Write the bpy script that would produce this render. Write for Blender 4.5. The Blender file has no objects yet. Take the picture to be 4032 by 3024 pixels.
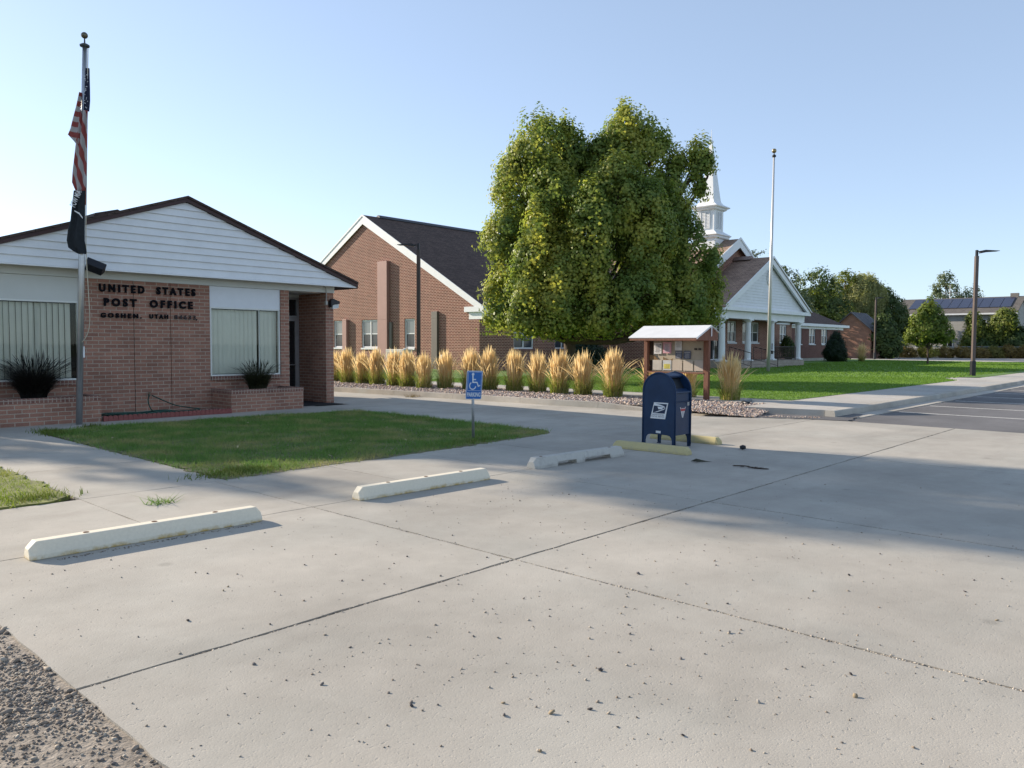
import bpy, bmesh, math, random
import numpy as np
from mathutils import Vector, Matrix

random.seed(7)
RNG = np.random.default_rng(7)
SC = bpy.context.scene
COL = SC.collection
R = math.radians

# ---------------------------------------------------------------- camera
f_px, pitch, roll, yaw, EYE = 3054.2, 0.0509631, 0.0050049, 0.743118, 1.62
fw = Vector((math.cos(yaw) * math.cos(pitch), math.sin(yaw) * math.cos(pitch), -math.sin(pitch)))
rt = fw.cross(Vector((0, 0, 1))).normalized()
up = rt.cross(fw)
rt2 = math.cos(roll) * rt + math.sin(roll) * up
up2 = -math.sin(roll) * rt + math.cos(roll) * up
cam = bpy.data.objects.new('camera', bpy.data.cameras.new('camera'))
COL.objects.link(cam)
M = Matrix((rt2, up2, -fw)).transposed().to_4x4()
M.translation = Vector((0, 0, EYE))
cam.matrix_world = M
cam.data.sensor_width = 36.0
cam.data.lens = f_px / 4032 * 36.0
cam.data.clip_end = 3000
SC.camera = cam

# ---------------------------------------------------------------- light
SUN_EL = R(22.0)
sdir = Vector((-0.245, 0.97, 0)).normalized()          # towards the sun, on plan
tosun = Vector((sdir.x * math.cos(SUN_EL), sdir.y * math.cos(SUN_EL), math.sin(SUN_EL)))
W = bpy.data.worlds.new('World'); SC.world = W; W.use_nodes = True
nt = W.node_tree; nt.nodes.clear()
sky = nt.nodes.new('ShaderNodeTexSky'); sky.sky_type = 'NISHITA'; sky.sun_disc = False
sky.sun_elevation = SUN_EL; sky.sun_rotation = R(-14.2)
sky.air_density = 1.0; sky.dust_density = 0.7; sky.ozone_density = 2.6; sky.altitude = 1400
bg = nt.nodes.new('ShaderNodeBackground'); bg.inputs[1].default_value = 0.13
wo = nt.nodes.new('ShaderNodeOutputWorld')
hs_ = nt.nodes.new('ShaderNodeHueSaturation'); hs_.inputs['Saturation'].default_value = 0.72
nt.links.new(sky.outputs[0], hs_.inputs['Color']); sm_ = nt.nodes.new('ShaderNodeMix'); sm_.data_type = 'RGBA'; sm_.inputs[0].default_value = 0.42; sm_.inputs[7].default_value = (1.75, 2.45, 3.5, 1)
nt.links.new(hs_.outputs[0], sm_.inputs[6]); nt.links.new(sm_.outputs[2], bg.inputs[0]); nt.links.new(bg.outputs[0], wo.inputs[0])
sun = bpy.data.objects.new('sun', bpy.data.lights.new('sun', 'SUN')); COL.objects.link(sun)
sun.data.energy = 4.5; sun.data.angle = R(0.55); sun.data.color = (1.0, 0.87, 0.71)
sun.rotation_euler = tosun.to_track_quat('Z', 'Y').to_euler()
SC.view_settings.view_transform = 'Standard'; SC.view_settings.look = 'None'
SC.view_settings.gamma = 1.0; SC.view_settings.use_curve_mapping = False
SC.view_settings.exposure = 0.9
SC.cycles.max_bounces = 6; SC.cycles.diffuse_bounces = 3; SC.cycles.transparent_max_bounces = 8
SC.cycles.use_denoising = True

# ---------------------------------------------------------------- helpers
ORG = {}                                              # world origin of each parent while building


def tag(o, label=None, cat=None, group=None, kind=None):
    if label: o['label'] = label
    if cat: o['category'] = cat
    if group: o['group'] = group
    if kind: o['kind'] = kind
    return o


def thing(name, loc, label, cat, group=None):
    o = bpy.data.objects.new(name, None); COL.objects.link(o)
    o.empty_display_size = 0.2
    o.location = loc
    ORG[o.name] = Vector(loc)
    return tag(o, label, cat, group)


def copy_tree(o, parent=None):
    c = o.copy(); COL.objects.link(c)
    if parent: c.parent = parent
    for ch in list(o.children): copy_tree(ch, c)
    return c


def auto_uv(me):
    uvl = me.uv_layers.new(name='UVMap').data
    vs = me.vertices
    for p in me.polygons:
        n = p.normal
        if abs(n.z) > 0.97:
            u, v = Vector((1, 0, 0)), Vector((0, 1, 0))
        else:
            u = Vector((-n.y, n.x, 0)).normalized(); v = n.cross(u)
        for li in p.loop_indices:
            co = vs[me.loops[li].vertex_index].co
            uvl[li].uv = (co.dot(u), co.dot(v))


class MB:
    def __init__(s): s.v = []; s.f = []

    def add(s, vs, fs):
        o = len(s.v); s.v += [tuple(a) for a in vs]; s.f += [tuple(i + o for i in q) for q in fs]; return s

    def box(s, x0, y0, z0, x1, y1, z1):
        return s.add([(x0, y0, z0), (x1, y0, z0), (x1, y1, z0), (x0, y1, z0), (x0, y0, z1), (x1, y0, z1), (x1, y1, z1), (x0, y1, z1)],
                     [(0, 3, 2, 1), (4, 5, 6, 7), (0, 1, 5, 4), (1, 2, 6, 5), (2, 3, 7, 6), (3, 0, 4, 7)])

    def poly(s, pts): return s.add(pts, [tuple(range(len(pts)))])

    def prism(s, pts, ax, a, b):
        """pts: 2-D outline; ax 'x': (y,z) 'y': (x,z) 'z': (x,y); extruded from a to b"""
        def P(p, t): return {'x': (t, p[0], p[1]), 'y': (p[0], t, p[1]), 'z': (p[0], p[1], t)}[ax]
        n = len(pts)
        vs = [P(p, a) for p in pts] + [P(p, b) for p in pts]
        return s.add(vs, [tuple(range(n))[::-1], tuple(range(n, 2 * n))] + [(i, (i + 1) % n, n + (i + 1) % n, n + i) for i in range(n)])

    def tube(s, pts, r, n=8, cap=True):
        pts = [Vector(p) for p in pts]; k = len(pts)
        rs = r if isinstance(r, (list, tuple)) else [r] * k
        rings = []; prev = None
        for i, p in enumerate(pts):
            d = (pts[min(i + 1, k - 1)] - pts[max(i - 1, 0)]).normalized()
            if prev is None:
                a = d.cross(Vector((0, 0, 1)))
                if a.length < 1e-3: a = Vector((1, 0, 0))
                a.normalize()
            else:
                a = (prev - d * prev.dot(d)).normalized()
            prev = a; b = d.cross(a)
            rings.append([p + (a * math.cos(2 * math.pi * j / n) + b * math.sin(2 * math.pi * j / n)) * rs[i] for j in range(n)])
        vs = [v for q in rings for v in q]
        fs = [(i * n + j, i * n + (j + 1) % n, (i + 1) * n + (j + 1) % n, (i + 1) * n + j) for i in range(k - 1) for j in range(n)]
        if cap: fs += [tuple(range(n))[::-1], tuple(range((k - 1) * n, k * n))]
        return s.add(vs, fs)

    def lathe(s, prof, n=16, c=(0, 0)):
        vs = [(c[0] + r * math.cos(2 * math.pi * j / n), c[1] + r * math.sin(2 * math.pi * j / n), z) for r, z in prof for j in range(n)]
        k = len(prof)
        fs = [(i * n + j, i * n + (j + 1) % n, (i + 1) * n + (j + 1) % n, (i + 1) * n + j) for i in range(k - 1) for j in range(n)]
        fs += [tuple(range(n))[::-1], tuple(range((k - 1) * n, k * n))]
        return s.add(vs, fs)

    def sqlathe(s, prof, c):                           # square plan stack
        vs = [(c[0] + a * r, c[1] + b * r, z) for r, z in prof for a, b in ((-1, -1), (1, -1), (1, 1), (-1, 1))]
        k = len(prof)
        fs = [(i * 4 + j, i * 4 + (j + 1) % 4, (i + 1) * 4 + (j + 1) % 4, (i + 1) * 4 + j) for i in range(k - 1) for j in range(4)]
        fs += [(3, 2, 1, 0), tuple(range((k - 1) * 4, k * 4))]
        return s.add(vs, fs)

    def xf(s, m): s.v = [tuple(m @ Vector(a)) for a in s.v]; return s

    def build(s, name, mat, parent=None, smooth=False, bevel=0, seg=2):
        me = bpy.data.meshes.new(name)
        o = ORG.get(parent.name, Vector((0, 0, 0))) if parent else Vector((0, 0, 0))
        me.from_pydata([(a[0] - o.x, a[1] - o.y, a[2] - o.z) for a in s.v], [], s.f)
        me.update()
        if bevel:
            bm = bmesh.new(); bm.from_mesh(me)
            bmesh.ops.remove_doubles(bm, verts=bm.verts, dist=1e-5)
            es = [e for e in bm.edges if len(e.link_faces) == 2 and e.calc_face_angle(0) > 0.5]
            bmesh.ops.bevel(bm, geom=es, offset=bevel, segments=seg, affect='EDGES', profile=0.6)
            bm.to_mesh(me); bm.free()
        auto_uv(me)
        if smooth:
            me.polygons.foreach_set('use_smooth', [True] * len(me.polygons))
        me.materials.append(mat)
        ob = bpy.data.objects.new(name, me); COL.objects.link(ob)
        if parent: ob.parent = parent
        ORG[ob.name] = o
        return ob


def raw(name, verts, faces, mat, parent=None, k=4, smooth=False, attr=None):
    """big numpy mesh: verts (N,3), faces (M,k)"""
    me = bpy.data.meshes.new(name)
    verts = np.asarray(verts, np.float32)
    if parent is not None:
        o = ORG.get(parent.name, Vector((0, 0, 0))); verts = verts - np.array(o, np.float32)
    nf = len(faces)
    me.vertices.add(len(verts)); me.vertices.foreach_set('co', verts.ravel())
    me.loops.add(nf * k); me.loops.foreach_set('vertex_index', np.asarray(faces, np.int32).ravel())
    me.polygons.add(nf); me.polygons.foreach_set('loop_start', np.arange(0, nf * k, k, dtype=np.int32))
    if smooth: me.polygons.foreach_set('use_smooth', np.ones(nf, bool))
    me.update(calc_edges=True)
    me.materials.append(mat)
    ob = bpy.data.objects.new(name, me); COL.objects.link(ob)
    if parent: ob.parent = parent
    ORG[ob.name] = ORG.get(parent.name, Vector((0, 0, 0))) if parent else Vector((0, 0, 0))
    return ob


def text_mb(s, w, h, org, right, upv, depth=0.0, bold=0.0, center=False):
    """the string as a mesh: fitted to width w and height h, lower left corner at org"""
    cu = bpy.data.curves.new('letters', 'FONT'); cu.body = s; cu.offset = bold; cu.resolution_u = 3
    ob = bpy.data.objects.new('letters', cu); COL.objects.link(ob)
    cu.extrude = 0.02 if depth else 0.0
    dg = bpy.context.evaluated_depsgraph_get()
    me = bpy.data.meshes.new_from_object(ob.evaluated_get(dg))
    vs = [v.co.copy() for v in me.vertices]; fs = [tuple(p.vertices) for p in me.polygons]
    bpy.data.objects.remove(ob); bpy.data.curves.remove(cu); bpy.data.meshes.remove(me)
    x0 = min(v.x for v in vs); x1 = max(v.x for v in vs); y0 = min(v.y for v in vs); y1 = max(v.y for v in vs)
    z0 = min(v.z for v in vs); z1 = max(v.z for v in vs)
    right = Vector(right).normalized(); upv = Vector(upv).normalized(); n = right.cross(upv)
    org = Vector(org); mb = MB(); out = []
    for v in vs:
        a = (v.x - x0) / (x1 - x0) * w; b = (v.y - y0) / (y1 - y0) * h
        c = (v.z - z0) / (z1 - z0) * depth if depth else 0
        out.append(org + right * a + upv * b + n * c)
    return mb.add(out, fs)


# ---------------------------------------------------------------- materials
def nmat(name):
    m = bpy.data.materials.new(name); m.use_nodes = True
    t = m.node_tree; b = t.nodes['Principled BSDF']
    return m, t, b, (lambda ty, **k: _n(t, ty, k)), t.links.new


def _n(t, ty, k):
    n = t.nodes.new('ShaderNode' + ty)
    for a, v in k.items():
        if a.startswith('i_'): n.inputs[a[2:].replace('_', ' ')].default_value = v
        else: setattr(n, a, v)
    return n


def c4(c): return (c[0], c[1], c[2], 1)


def pmat(name, col, rough=0.65, var=0.12, scale=5.0, bump=0.0, bscale=60.0, metal=0.0, spec=0.4, col2=None, stretch=None):
    m, t, b, N, L = nmat(name)
    b.inputs['Roughness'].default_value = rough; b.inputs['Metallic'].default_value = metal
    b.inputs['Specular IOR Level'].default_value = spec
    tc = N('TexCoord'); src = tc.outputs['Object']
    if stretch:
        mp = N('Mapping'); mp.inputs['Scale'].default_value = stretch; L(src, mp.inputs['Vector']); src = mp.outputs[0]
    no = N('TexNoise', i_Scale=scale, i_Detail=6.0, i_Roughness=0.62); L(src, no.inputs['Vector'])
    mr = N('MapRange'); mr.inputs[1].default_value = 0.3; mr.inputs[2].default_value = 0.7; L(no.outputs[0], mr.inputs[0])
    mx = N('Mix', data_type='RGBA')
    a = [max(0, x * (1 - var)) for x in col]; d = col2 if col2 else [min(1, x * (1 + var)) for x in col]
    mx.inputs[6].default_value = c4(a); mx.inputs[7].default_value = c4(d)
    L(mr.outputs[0], mx.inputs[0]); L(mx.outputs[2], b.inputs['Base Color'])
    if bump:
        n2 = N('TexNoise', i_Scale=bscale, i_Detail=4.0); L(src, n2.inputs['Vector'])
        bp = N('Bump'); bp.inputs['Strength'].default_value = bump; bp.inputs['Distance'].default_value = 0.01
        L(n2.outputs[0], bp.inputs['Height']); L(bp.outputs[0], b.inputs['Normal'])
    return m


def brick(name, ca, cb, mortar, bw=0.235, bh=0.083, ms=0.01, bump=0.6, stain=0.25, vertical=False, mortar_smooth=0.1):
    m, t, b, N, L = nmat(name)
    b.inputs['Roughness'].default_value = 0.85; b.inputs['Specular IOR Level'].default_value = 0.25
    uv = N('UVMap'); src = uv.outputs[0]
    mp = N('Mapping'); L(src, mp.inputs['Vector']); src = mp.outputs[0]
    if vertical: mp.inputs['Rotation'].default_value = (0, 0, math.pi / 2)
    br = N('TexBrick', offset=0.0 if vertical else 0.5)
    br.inputs['Color1'].default_value = c4(ca); br.inputs['Color2'].default_value = c4(cb); br.inputs['Mortar'].default_value = c4(mortar)
    br.inputs['Scale'].default_value = 1.0; br.inputs['Mortar Size'].default_value = ms; br.inputs['Mortar Smooth'].default_value = mortar_smooth
    br.inputs['Brick Width'].default_value = bw; br.inputs['Row Height'].default_value = bh; br.inputs['Bias'].default_value = 0.0
    L(src, br.inputs['Vector'])
    no = N('TexNoise', i_Scale=1.3, i_Detail=8.0, i_Roughness=0.7); L(uv.outputs[0], no.inputs['Vector'])
    mr = N('MapRange'); mr.inputs[1].default_value = 0.3; mr.inputs[2].default_value = 0.75; mr.inputs[3].default_value = 1 - stain; mr.inputs[4].default_value = 1 + stain * 0.6
    L(no.outputs[0], mr.inputs[0])
    n3 = N('TexNoise', i_Scale=60.0, i_Detail=3.0); L(uv.outputs[0], n3.inputs['Vector'])
    mr3 = N('MapRange'); mr3.inputs[1].default_value = 0.3; mr3.inputs[2].default_value = 0.7; mr3.inputs[3].default_value = 0.85; mr3.inputs[4].default_value = 1.12
    L(n3.outputs[0], mr3.inputs[0])
    mu = N('Math', operation='MULTIPLY'); L(mr.outputs[0], mu.inputs[0]); L(mr3.outputs[0], mu.inputs[1])
    vm = N('VectorMath', operation='SCALE'); L(br.outputs['Color'], vm.inputs[0]); L(mu.outputs[0], vm.inputs['Scale'])
    L(vm.outputs[0], b.inputs['Base Color'])
    iv = N('Math', operation='SUBTRACT'); iv.inputs[0].default_value = 1.0; L(br.outputs['Fac'], iv.inputs[1])
    ad = N('Math', operation='MULTIPLY_ADD'); ad.inputs[1].default_value = 0.15; L(n3.outputs[0], ad.inputs[0]); L(iv.outputs[0], ad.inputs[2])
    bp = N('Bump'); bp.inputs['Strength'].default_value = bump; bp.inputs['Distance'].default_value = 0.008
    L(ad.outputs[0], bp.inputs['Height']); L(bp.outputs[0], b.inputs['Normal'])
    return m


def leafmat(name, dark, mid, light, trans=0.35, rough=0.5, boost=(1.5, 1.45, 1.0)):
    """foliage: colour varies from leaf to leaf and in soft drifts of hue"""
    m, t, b, N, L = nmat(name)
    ge = N('NewGeometry')
    tc = N('TexCoord'); no = N('TexNoise', i_Scale=0.7, i_Detail=3.0); L(tc.outputs['Object'], no.inputs['Vector'])
    ad = N('Math', operation='MULTIPLY_ADD'); ad.inputs[1].default_value = 0.34; L(ge.outputs['Random Per Island'], ad.inputs[0])
    sb = N('Math', operation='MULTIPLY_ADD'); sb.inputs[1].default_value = 1.35; sb.inputs[2].default_value = -0.27; L(no.outputs[0], sb.inputs[0]); L(sb.outputs[0], ad.inputs[2])
    cr = N('ValToRGB'); e = cr.color_ramp.elements
    e[0].position = 0.1; e[0].color = c4(dark); e[1].position = 0.9; e[1].color = c4(light)
    k = cr.color_ramp.elements.new(0.5); k.color = c4(mid)
    L(ad.outputs[0], cr.inputs[0]); L(cr.outputs[0], b.inputs['Base Color'])
    b.inputs['Roughness'].default_value = rough; b.inputs['Specular IOR Level'].default_value = 0.3
    tr = N('BsdfTranslucent'); tv = N('VectorMath', operation='MULTIPLY'); tv.inputs[1].default_value = boost; L(cr.outputs[0], tv.inputs[0]); L(tv.outputs[0], tr.inputs['Color'])
    ms = N('MixShader'); ms.inputs[0].default_value = trans
    L(b.outputs[0], ms.inputs[1]); L(tr.outputs[0], ms.inputs[2])
    L(ms.outputs[0], t.nodes['Material Output'].inputs['Surface'])
    return m


def glassmat(name, tint=(0.02, 0.025, 0.03), trans=0.75, rough=0.02, spec=1.0):
    m, t, b, N, L = nmat(name)
    b.inputs['Base Color'].default_value = c4(tint); b.inputs['Roughness'].default_value = rough
    b.inputs['Specular IOR Level'].default_value = spec
    if trans:
        tp = N('BsdfTransparent'); tp.inputs[0].default_value = (0.93, 0.955, 0.935, 1)
        fr = N('Fresnel'); fr.inputs['IOR'].default_value = 1.38
        gl = N('BsdfGlossy'); gl.inputs['Roughness'].default_value = rough; gl.inputs['Color'].default_value = (0.9, 0.95, 0.95, 1)
        ms = N('MixShader'); L(fr.outputs[0], ms.inputs[0]); L(tp.outputs[0], ms.inputs[1]); L(gl.outputs[0], ms.inputs[2])
        L(ms.outputs[0], t.nodes['Material Output'].inputs['Surface'])
    return m


def concrete(name, col, pits=0.6, stain=0.22, tint=(0.95, 1.0, 1.04)):
    m, t, b, N, L = nmat(name)
    b.inputs['Roughness'].default_value = 0.88; b.inputs['Specular IOR Level'].default_value = 0.25
    tc = N('TexCoord'); P = tc.outputs['Object']
    big = N('TexNoise', i_Scale=0.45, i_Detail=7.0, i_Roughness=0.62); L(P, big.inputs['Vector'])
    mid = N('TexNoise', i_Scale=3.2, i_Detail=6.0, i_Roughness=0.7); L(P, mid.inputs['Vector'])
    fine = N('TexNoise', i_Scale=170.0, i_Detail=3.0, i_Roughness=0.6); L(P, fine.inputs['Vector'])
    grit = N('TexVoronoi', i_Scale=65.0); L(P, grit.inputs['Vector'])
    def rng(n, a, c, lo, hi, out=0):
        q = N('MapRange'); q.inputs[1].default_value = a; q.inputs[2].default_value = c; q.inputs[3].default_value = lo; q.inputs[4].default_value = hi
        L(n.outputs[out], q.inputs[0]); return q.outputs[0]
    def mul(a, c):
        q = N('Math', operation='MULTIPLY'); L(a, q.inputs[0]); L(c, q.inputs[1]); return q.outputs[0]
    ge = N('NewGeometry')
    isl = rng(ge, 0, 1, 0.95, 1.04, 'Random Per Island')
    v = mul(mul(rng(big, 0.32, 0.68, 1 - stain, 1 + stain * 0.5), rng(mid, 0.3, 0.7, 0.93, 1.05)), mul(rng(fine, 0.3, 0.7, 0.9, 1.08), isl))
    # scattered round oil and gum spots, and a long scuffed tyre track
    ov_ = N('TexVoronoi', i_Scale=1.1); L(P, ov_.inputs['Vector'])
    v = mul(v, rng(ov_, 0.035, 0.075, 0.8, 1.0))
    mp_ = N('Mapping'); mp_.inputs['Rotation'].default_value = (0, 0, 0.5); mp_.inputs['Scale'].default_value = (0.25, 1.1, 1); L(P, mp_.inputs['Vector'])
    tn_ = N('TexNoise', i_Scale=0.9, i_Detail=5.0, i_Roughness=0.6); L(mp_.outputs[0], tn_.inputs['Vector'])
    v = mul(v, rng(tn_, 0.55, 0.72, 1.0, 0.86))
    # dark specks: pits and bits of aggregate
    pn = N('TexNoise', i_Scale=38.0, i_Detail=2.0); L(P, pn.inputs['Vector'])
    spots = rng(pn, 0.67, 0.75, 1.0, 0.72)
    v = mul(v, spots)
    vm = N('VectorMath', operation='SCALE'); vm.inputs[0].default_value = col; L(v, vm.inputs['Scale'])
    mx = N('Mix', data_type='RGBA', blend_type='MULTIPLY'); L(vm.outputs[0], mx.inputs[6]); mx.inputs[7].default_value = c4(tint)
    wn = N('TexNoise', i_Scale=0.8, i_Detail=3.0); L(P, wn.inputs['Vector']); L(rng(wn, 0.45, 0.65, 0, 1), mx.inputs[0])
    L(mx.outputs[2], b.inputs['Base Color'])
    h = N('Math', operation='MULTIPLY_ADD'); h.inputs[1].default_value = 0.6; L(fine.outputs[0], h.inputs[0]); L(rng(pn, 0.6, 0.75, 1.0, 0.2), h.inputs[2])
    h2 = N('Math', operation='ADD'); L(h.outputs[0], h2.inputs[0]); L(rng(grit, 0.0, 0.5, 0.0, 0.35), h2.inputs[1])
    bp = N('Bump'); bp.inputs['Strength'].default_value = pits; bp.inputs['Distance'].default_value = 0.004
    L(h2.outputs[0], bp.inputs['Height']); L(bp.outputs[0], b.inputs['Normal'])
    return m


def shingle(name, ca, cb, gap=(0.02, 0.016, 0.014), bw=0.3, bh=0.14):
    return brick(name, ca, cb, gap, bw=bw, bh=bh, ms=0.006, bump=0.5, stain=0.25)


CONC = concrete('concrete', (0.41, 0.378, 0.325), pits=0.4, tint=(0.98, 1.0, 1.01))
WALK = concrete('sidewalk_concrete', (0.44, 0.41, 0.365), stain=0.15)
KERB = concrete('kerb_concrete', (0.46, 0.42, 0.36), stain=0.28)
DIRT = pmat('joint_dirt', (0.055, 0.042, 0.032), 0.95, 0.5, 25, 0.6, 90)
EARTH = pmat('earth', (0.12, 0.1, 0.06), 0.95, 0.4, 0.6, 0.4, 8)
ASPH = concrete('asphalt', (0.15, 0.145, 0.145), pits=0.5, stain=0.3, tint=(1, 1, 1))
PAINTW = pmat('road_paint', (0.5, 0.49, 0.46), 0.8, 0.25, 14, 0.2)
GRAVB = pmat('gravel_bed', (0.25, 0.215, 0.175), 0.95, 0.5, 18, 0.8, 60)
BRK = brick('salmon_brick', (0.4, 0.205, 0.142), (0.285, 0.142, 0.102), (0.44, 0.345, 0.27), 0.25, 0.083, 0.0085)
ROWL = brick('rowlock_brick', (0.29, 0.145, 0.108), (0.2, 0.095, 0.075), (0.40, 0.31, 0.25), 0.25, 0.075, 0.0085, vertical=True)
CBRK = brick('brown_brick', (0.19, 0.062, 0.042), (0.11, 0.042, 0.032), (0.54, 0.34, 0.255), 0.25, 0.09, 0.0165, stain=0.18, bump=0.5)
WHITE = pmat('white_paint', (0.74, 0.75, 0.75), 0.5, 0.05, 3, 0.05, 30)
TRIM = pmat('white_trim', (0.78, 0.79, 0.79), 0.45, 0.04, 2)
PANEL = pmat('cream_panel', (0.6, 0.61, 0.57), 0.55, 0.04, 1.2)
ROOFD = shingle('brown_shingles', (0.1, 0.07, 0.058), (0.065, 0.045, 0.038))
MAROON = pmat('maroon_fascia', (0.05, 0.02, 0.018), 0.5, 0.15, 4)
ALU = pmat('aluminium', (0.5, 0.51, 0.52), 0.38, 0.08, 6, 0, 1, 0.85)
STEEL = pmat('galvanised_steel', (0.36, 0.37, 0.38), 0.5, 0.15, 20, 0, 1, 0.6)
BLACK = pmat('black_metal', (0.012, 0.013, 0.017), 0.4, 0.1, 6)
BRONZE = pmat('bronze_metal', (0.055, 0.04, 0.034), 0.5, 0.12, 6)
GLASS = glassmat('window_glass')
DGLASS = glassmat('dark_glass', (0.012, 0.014, 0.016), 0, 0.03, 0.8)
CGLASS = glassmat('church_glass', (0.05, 0.058, 0.07), 0, 0.08, 0.4)
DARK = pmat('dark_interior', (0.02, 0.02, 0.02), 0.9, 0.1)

# ================================================================ THE GROUND
def jitter_poly(pts, step=0.15, amp=0.004, seed=1):
    rg = random.Random(seed); out = []
    for i in range(len(pts)):
        a = Vector(pts[i]); b = Vector(pts[(i + 1) % len(pts)]); n = max(1, int((b - a).length / step))
        nn = Vector((-(b - a).y, (b - a).x)).normalized()
        for k in range(n):
            q = a.lerp(b, k / n)
            out.append(q + nn * rg.gauss(0, amp) if k else q)
    return out


def slab(mb, pts, z1, z0, step=0.15, amp=0.004, seed=1):
    return mb.prism([tuple(p) for p in jitter_poly(pts, step, amp, seed)], 'z', z0, z1)


def struct(ob): ob['kind'] = 'structure'; return ob


def rect(x0, x1, y0, y1): return [(x0, y0), (x1, y0), (x1, y1), (x0, y1)]


m = MB(); m.poly([(-700, -700, -0.13), (900, -700, -0.13), (900, 900, -0.13), (-700, 900, -0.13)])
struct(m.build('ground', pmat('open_ground', (0.1, 0.11, 0.05), 0.95, 0.35, 0.15, 0.3, 3)))
m = MB(); m.poly([(-30, -40, -0.03), (17.3, -40, -0.03), (17.3, 40, -0.03), (-30, 40, -0.03)])
struct(m.build('soil', DIRT))

# concrete apron: slabs with open joints between them
m = MB(); g = 0.009; sd = 10
xs = [1.24, 4.275, 7.26, 11.62, 17.2]
for i in range(4):
    for (ya, yb, gg) in ((3.89, 6.61, 0.003), (-3.4, 3.89, 0.009), (-12, -3.4, 0.009)):
        a, b = xs[i], xs[i + 1]
        gl = 0.011 if (i == 1 or i == 2 or i == 3) else 0
        if ya > 3 and i >= 2: gl = 0.004
        gr = 0.011 if (i + 1 in (1, 2, 3)) else 0
        if ya > 3 and i + 1 >= 2: gr = 0.004
        y0 = ya + (0.013 if abs(ya - 3.89) < .01 else 0.006); y1 = yb - (0.013 if abs(yb - 3.89) < .01 else 0.005)
        slab(m, rect(a + gl, b - gr, y0, y1), 0.0, -0.025, 0.12, 0.0035, sd); sd += 1
# strip of pavement behind the wheel stops and the drive beside the building
for a, b in ((-9, -3.2), (-3.2, 0.0), (0.0, 2.83), (2.83, 4.28), (4.28, 5.86), (5.86, 7.46), (7.46, 9.1), (9.1, 11.3)):
    slab(m, rect(a + 0.005, b - 0.005, 6.62, 8.64), 0.0, -0.025, 0.15, 0.003, sd); sd += 1
for ya, yb in ((6.62, 8.64), (8.64, 10.9), (10.9, 13.2), (13.2, 15.8), (15.8, 18.6), (18.6, 22.0), (22, 26.5), (26.5, 32)):
    xc = lambda y: 16.35 - (y - 9.0) * 0.085 if y > 9 else 17.2
    slab(m, [(11.31, ya + .005), (13.0, ya + .005), (13.0, yb - .005), (11.31, yb - .005)], 0.0, -0.025, 0.15, 0.003, sd); sd += 1
    slab(m, [(13.01, ya + .005), (xc(ya), ya + .005), (xc(yb), yb - .005), (13.01, yb - .005)], 0.0, -0.025, 0.15, 0.003, sd); sd += 1
# walk up to the building and along its front
for ya, yb in ((8.65, 10.9), (10.9, 12.6), (12.6, 14.9)):
    slab(m, rect(2.84, 4.42, ya + .005, yb - .005), 0.0, -0.025, 0.15, 0.003, sd); sd += 1
slab(m, [(-9, 14.91), (4.42, 14.91), (4.42, 15.3), (5.0, 15.88), (11.3, 15.62), (11.3, 17.2), (-9, 17.2)], 0.0, -0.025, 0.15, 0.003, sd)
slab(m, [(4.43, 8.648), (11.305, 8.648), (11.305, 15.6), (11.0, 15.6), (11.0, 9.6), (10.5, 9.2), (4.43, 8.8)], 0.0, -0.025, 0.3, 0.001, 98)
slab(m, rect(10.75, 12.3, 17.21, 19.6), 0.0, -0.025, 0.2, 0.002, 99)
struct(m.build('concrete_pavement', CONC))

# loose gravel shoulder at the near left corner
m = MB(); m.poly([(-9, -12, -0.012), (1.262, -12, -0.012), (1.262, 6.6, -0.012), (-9, 6.6, -0.012)])
struct(m.build('gravel_shoulder', GRAVB))

# asphalt car park with gutter, kerb and footway of the church
m = MB(); slab(m, [(17.22, -60), (120, -60), (120, 6.02), (17.5, 6.02), (17.22, 5.7)], -0.004, -0.05, 0.3, 0.03, 5)
slab(m, [(17.21, 5.95), (19.2, 6.25), (17.9, 8.3), (16.95, 8.75), (16.6, 7.6), (17.0, 6.7)], 0.012, -0.05, 0.15, 0.03, 6)
struct(m.build('asphalt_lot', ASPH))
m = MB()
for k in range(14):
    x = 20.62 + k * 2.72
    m.box(x - 0.045, 0.9, -0.004, x + 0.045, 5.9, 0.0005)
struct(m.build('parking_lines', PAINTW))
m = MB()
slab(m, [(18.3, 6.03), (130, 6.03), (130, 6.46), (17.8, 6.46), (17.7, 6.25)], 0.008, -0.05, 0.3, 0.006, 7)
struct(m.build('gutter', KERB))
m = MB()
for k in range(38):
    a = 17.9 + k * 3.0
    m.prism([(6.465, -0.05), (6.485, 0.12), (6.5, 0.145), (6.53, 0.15), (6.7, 0.15), (6.7, -0.05)], 'x', a, a + 2.992)
# drive kerb beside the gravel bed
pts = []
y = 9.3
while y < 34: pts.append((16.33 - (y - 9.0) * 0.085, y)); y += 2.5
for i in range(len(pts) - 1):
    (xa, ya), (xb, yb) = pts[i], pts[i + 1]
    yb -= 0.008
    z = 0.15 if i else 0.09
    za = 0.01 if i == 0 else 0.15
    m.add([(xa, ya, -0.03), (xa + .02, ya, za), (xa + 0.17, ya, za), (xa + 0.17, ya, -0.03), (xb, yb, -0.03), (xb + .02, yb, 0.15), (xb + 0.17, yb, 0.15), (xb + 0.17, yb, -0.03)],
          [(0, 3, 2, 1), (4, 5, 6, 7), (0, 1, 5, 4), (1, 2, 6, 5), (2, 3, 7, 6)])
struct(m.build('kerb', KERB))
m = MB()
k = 0
x = 18.75
slab(m, [(17.95, 6.705), (18.75, 6.705), (18.75, 8.55), (17.5, 8.55)], 0.15, -0.05, 0.3, 0.003, 300)
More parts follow.
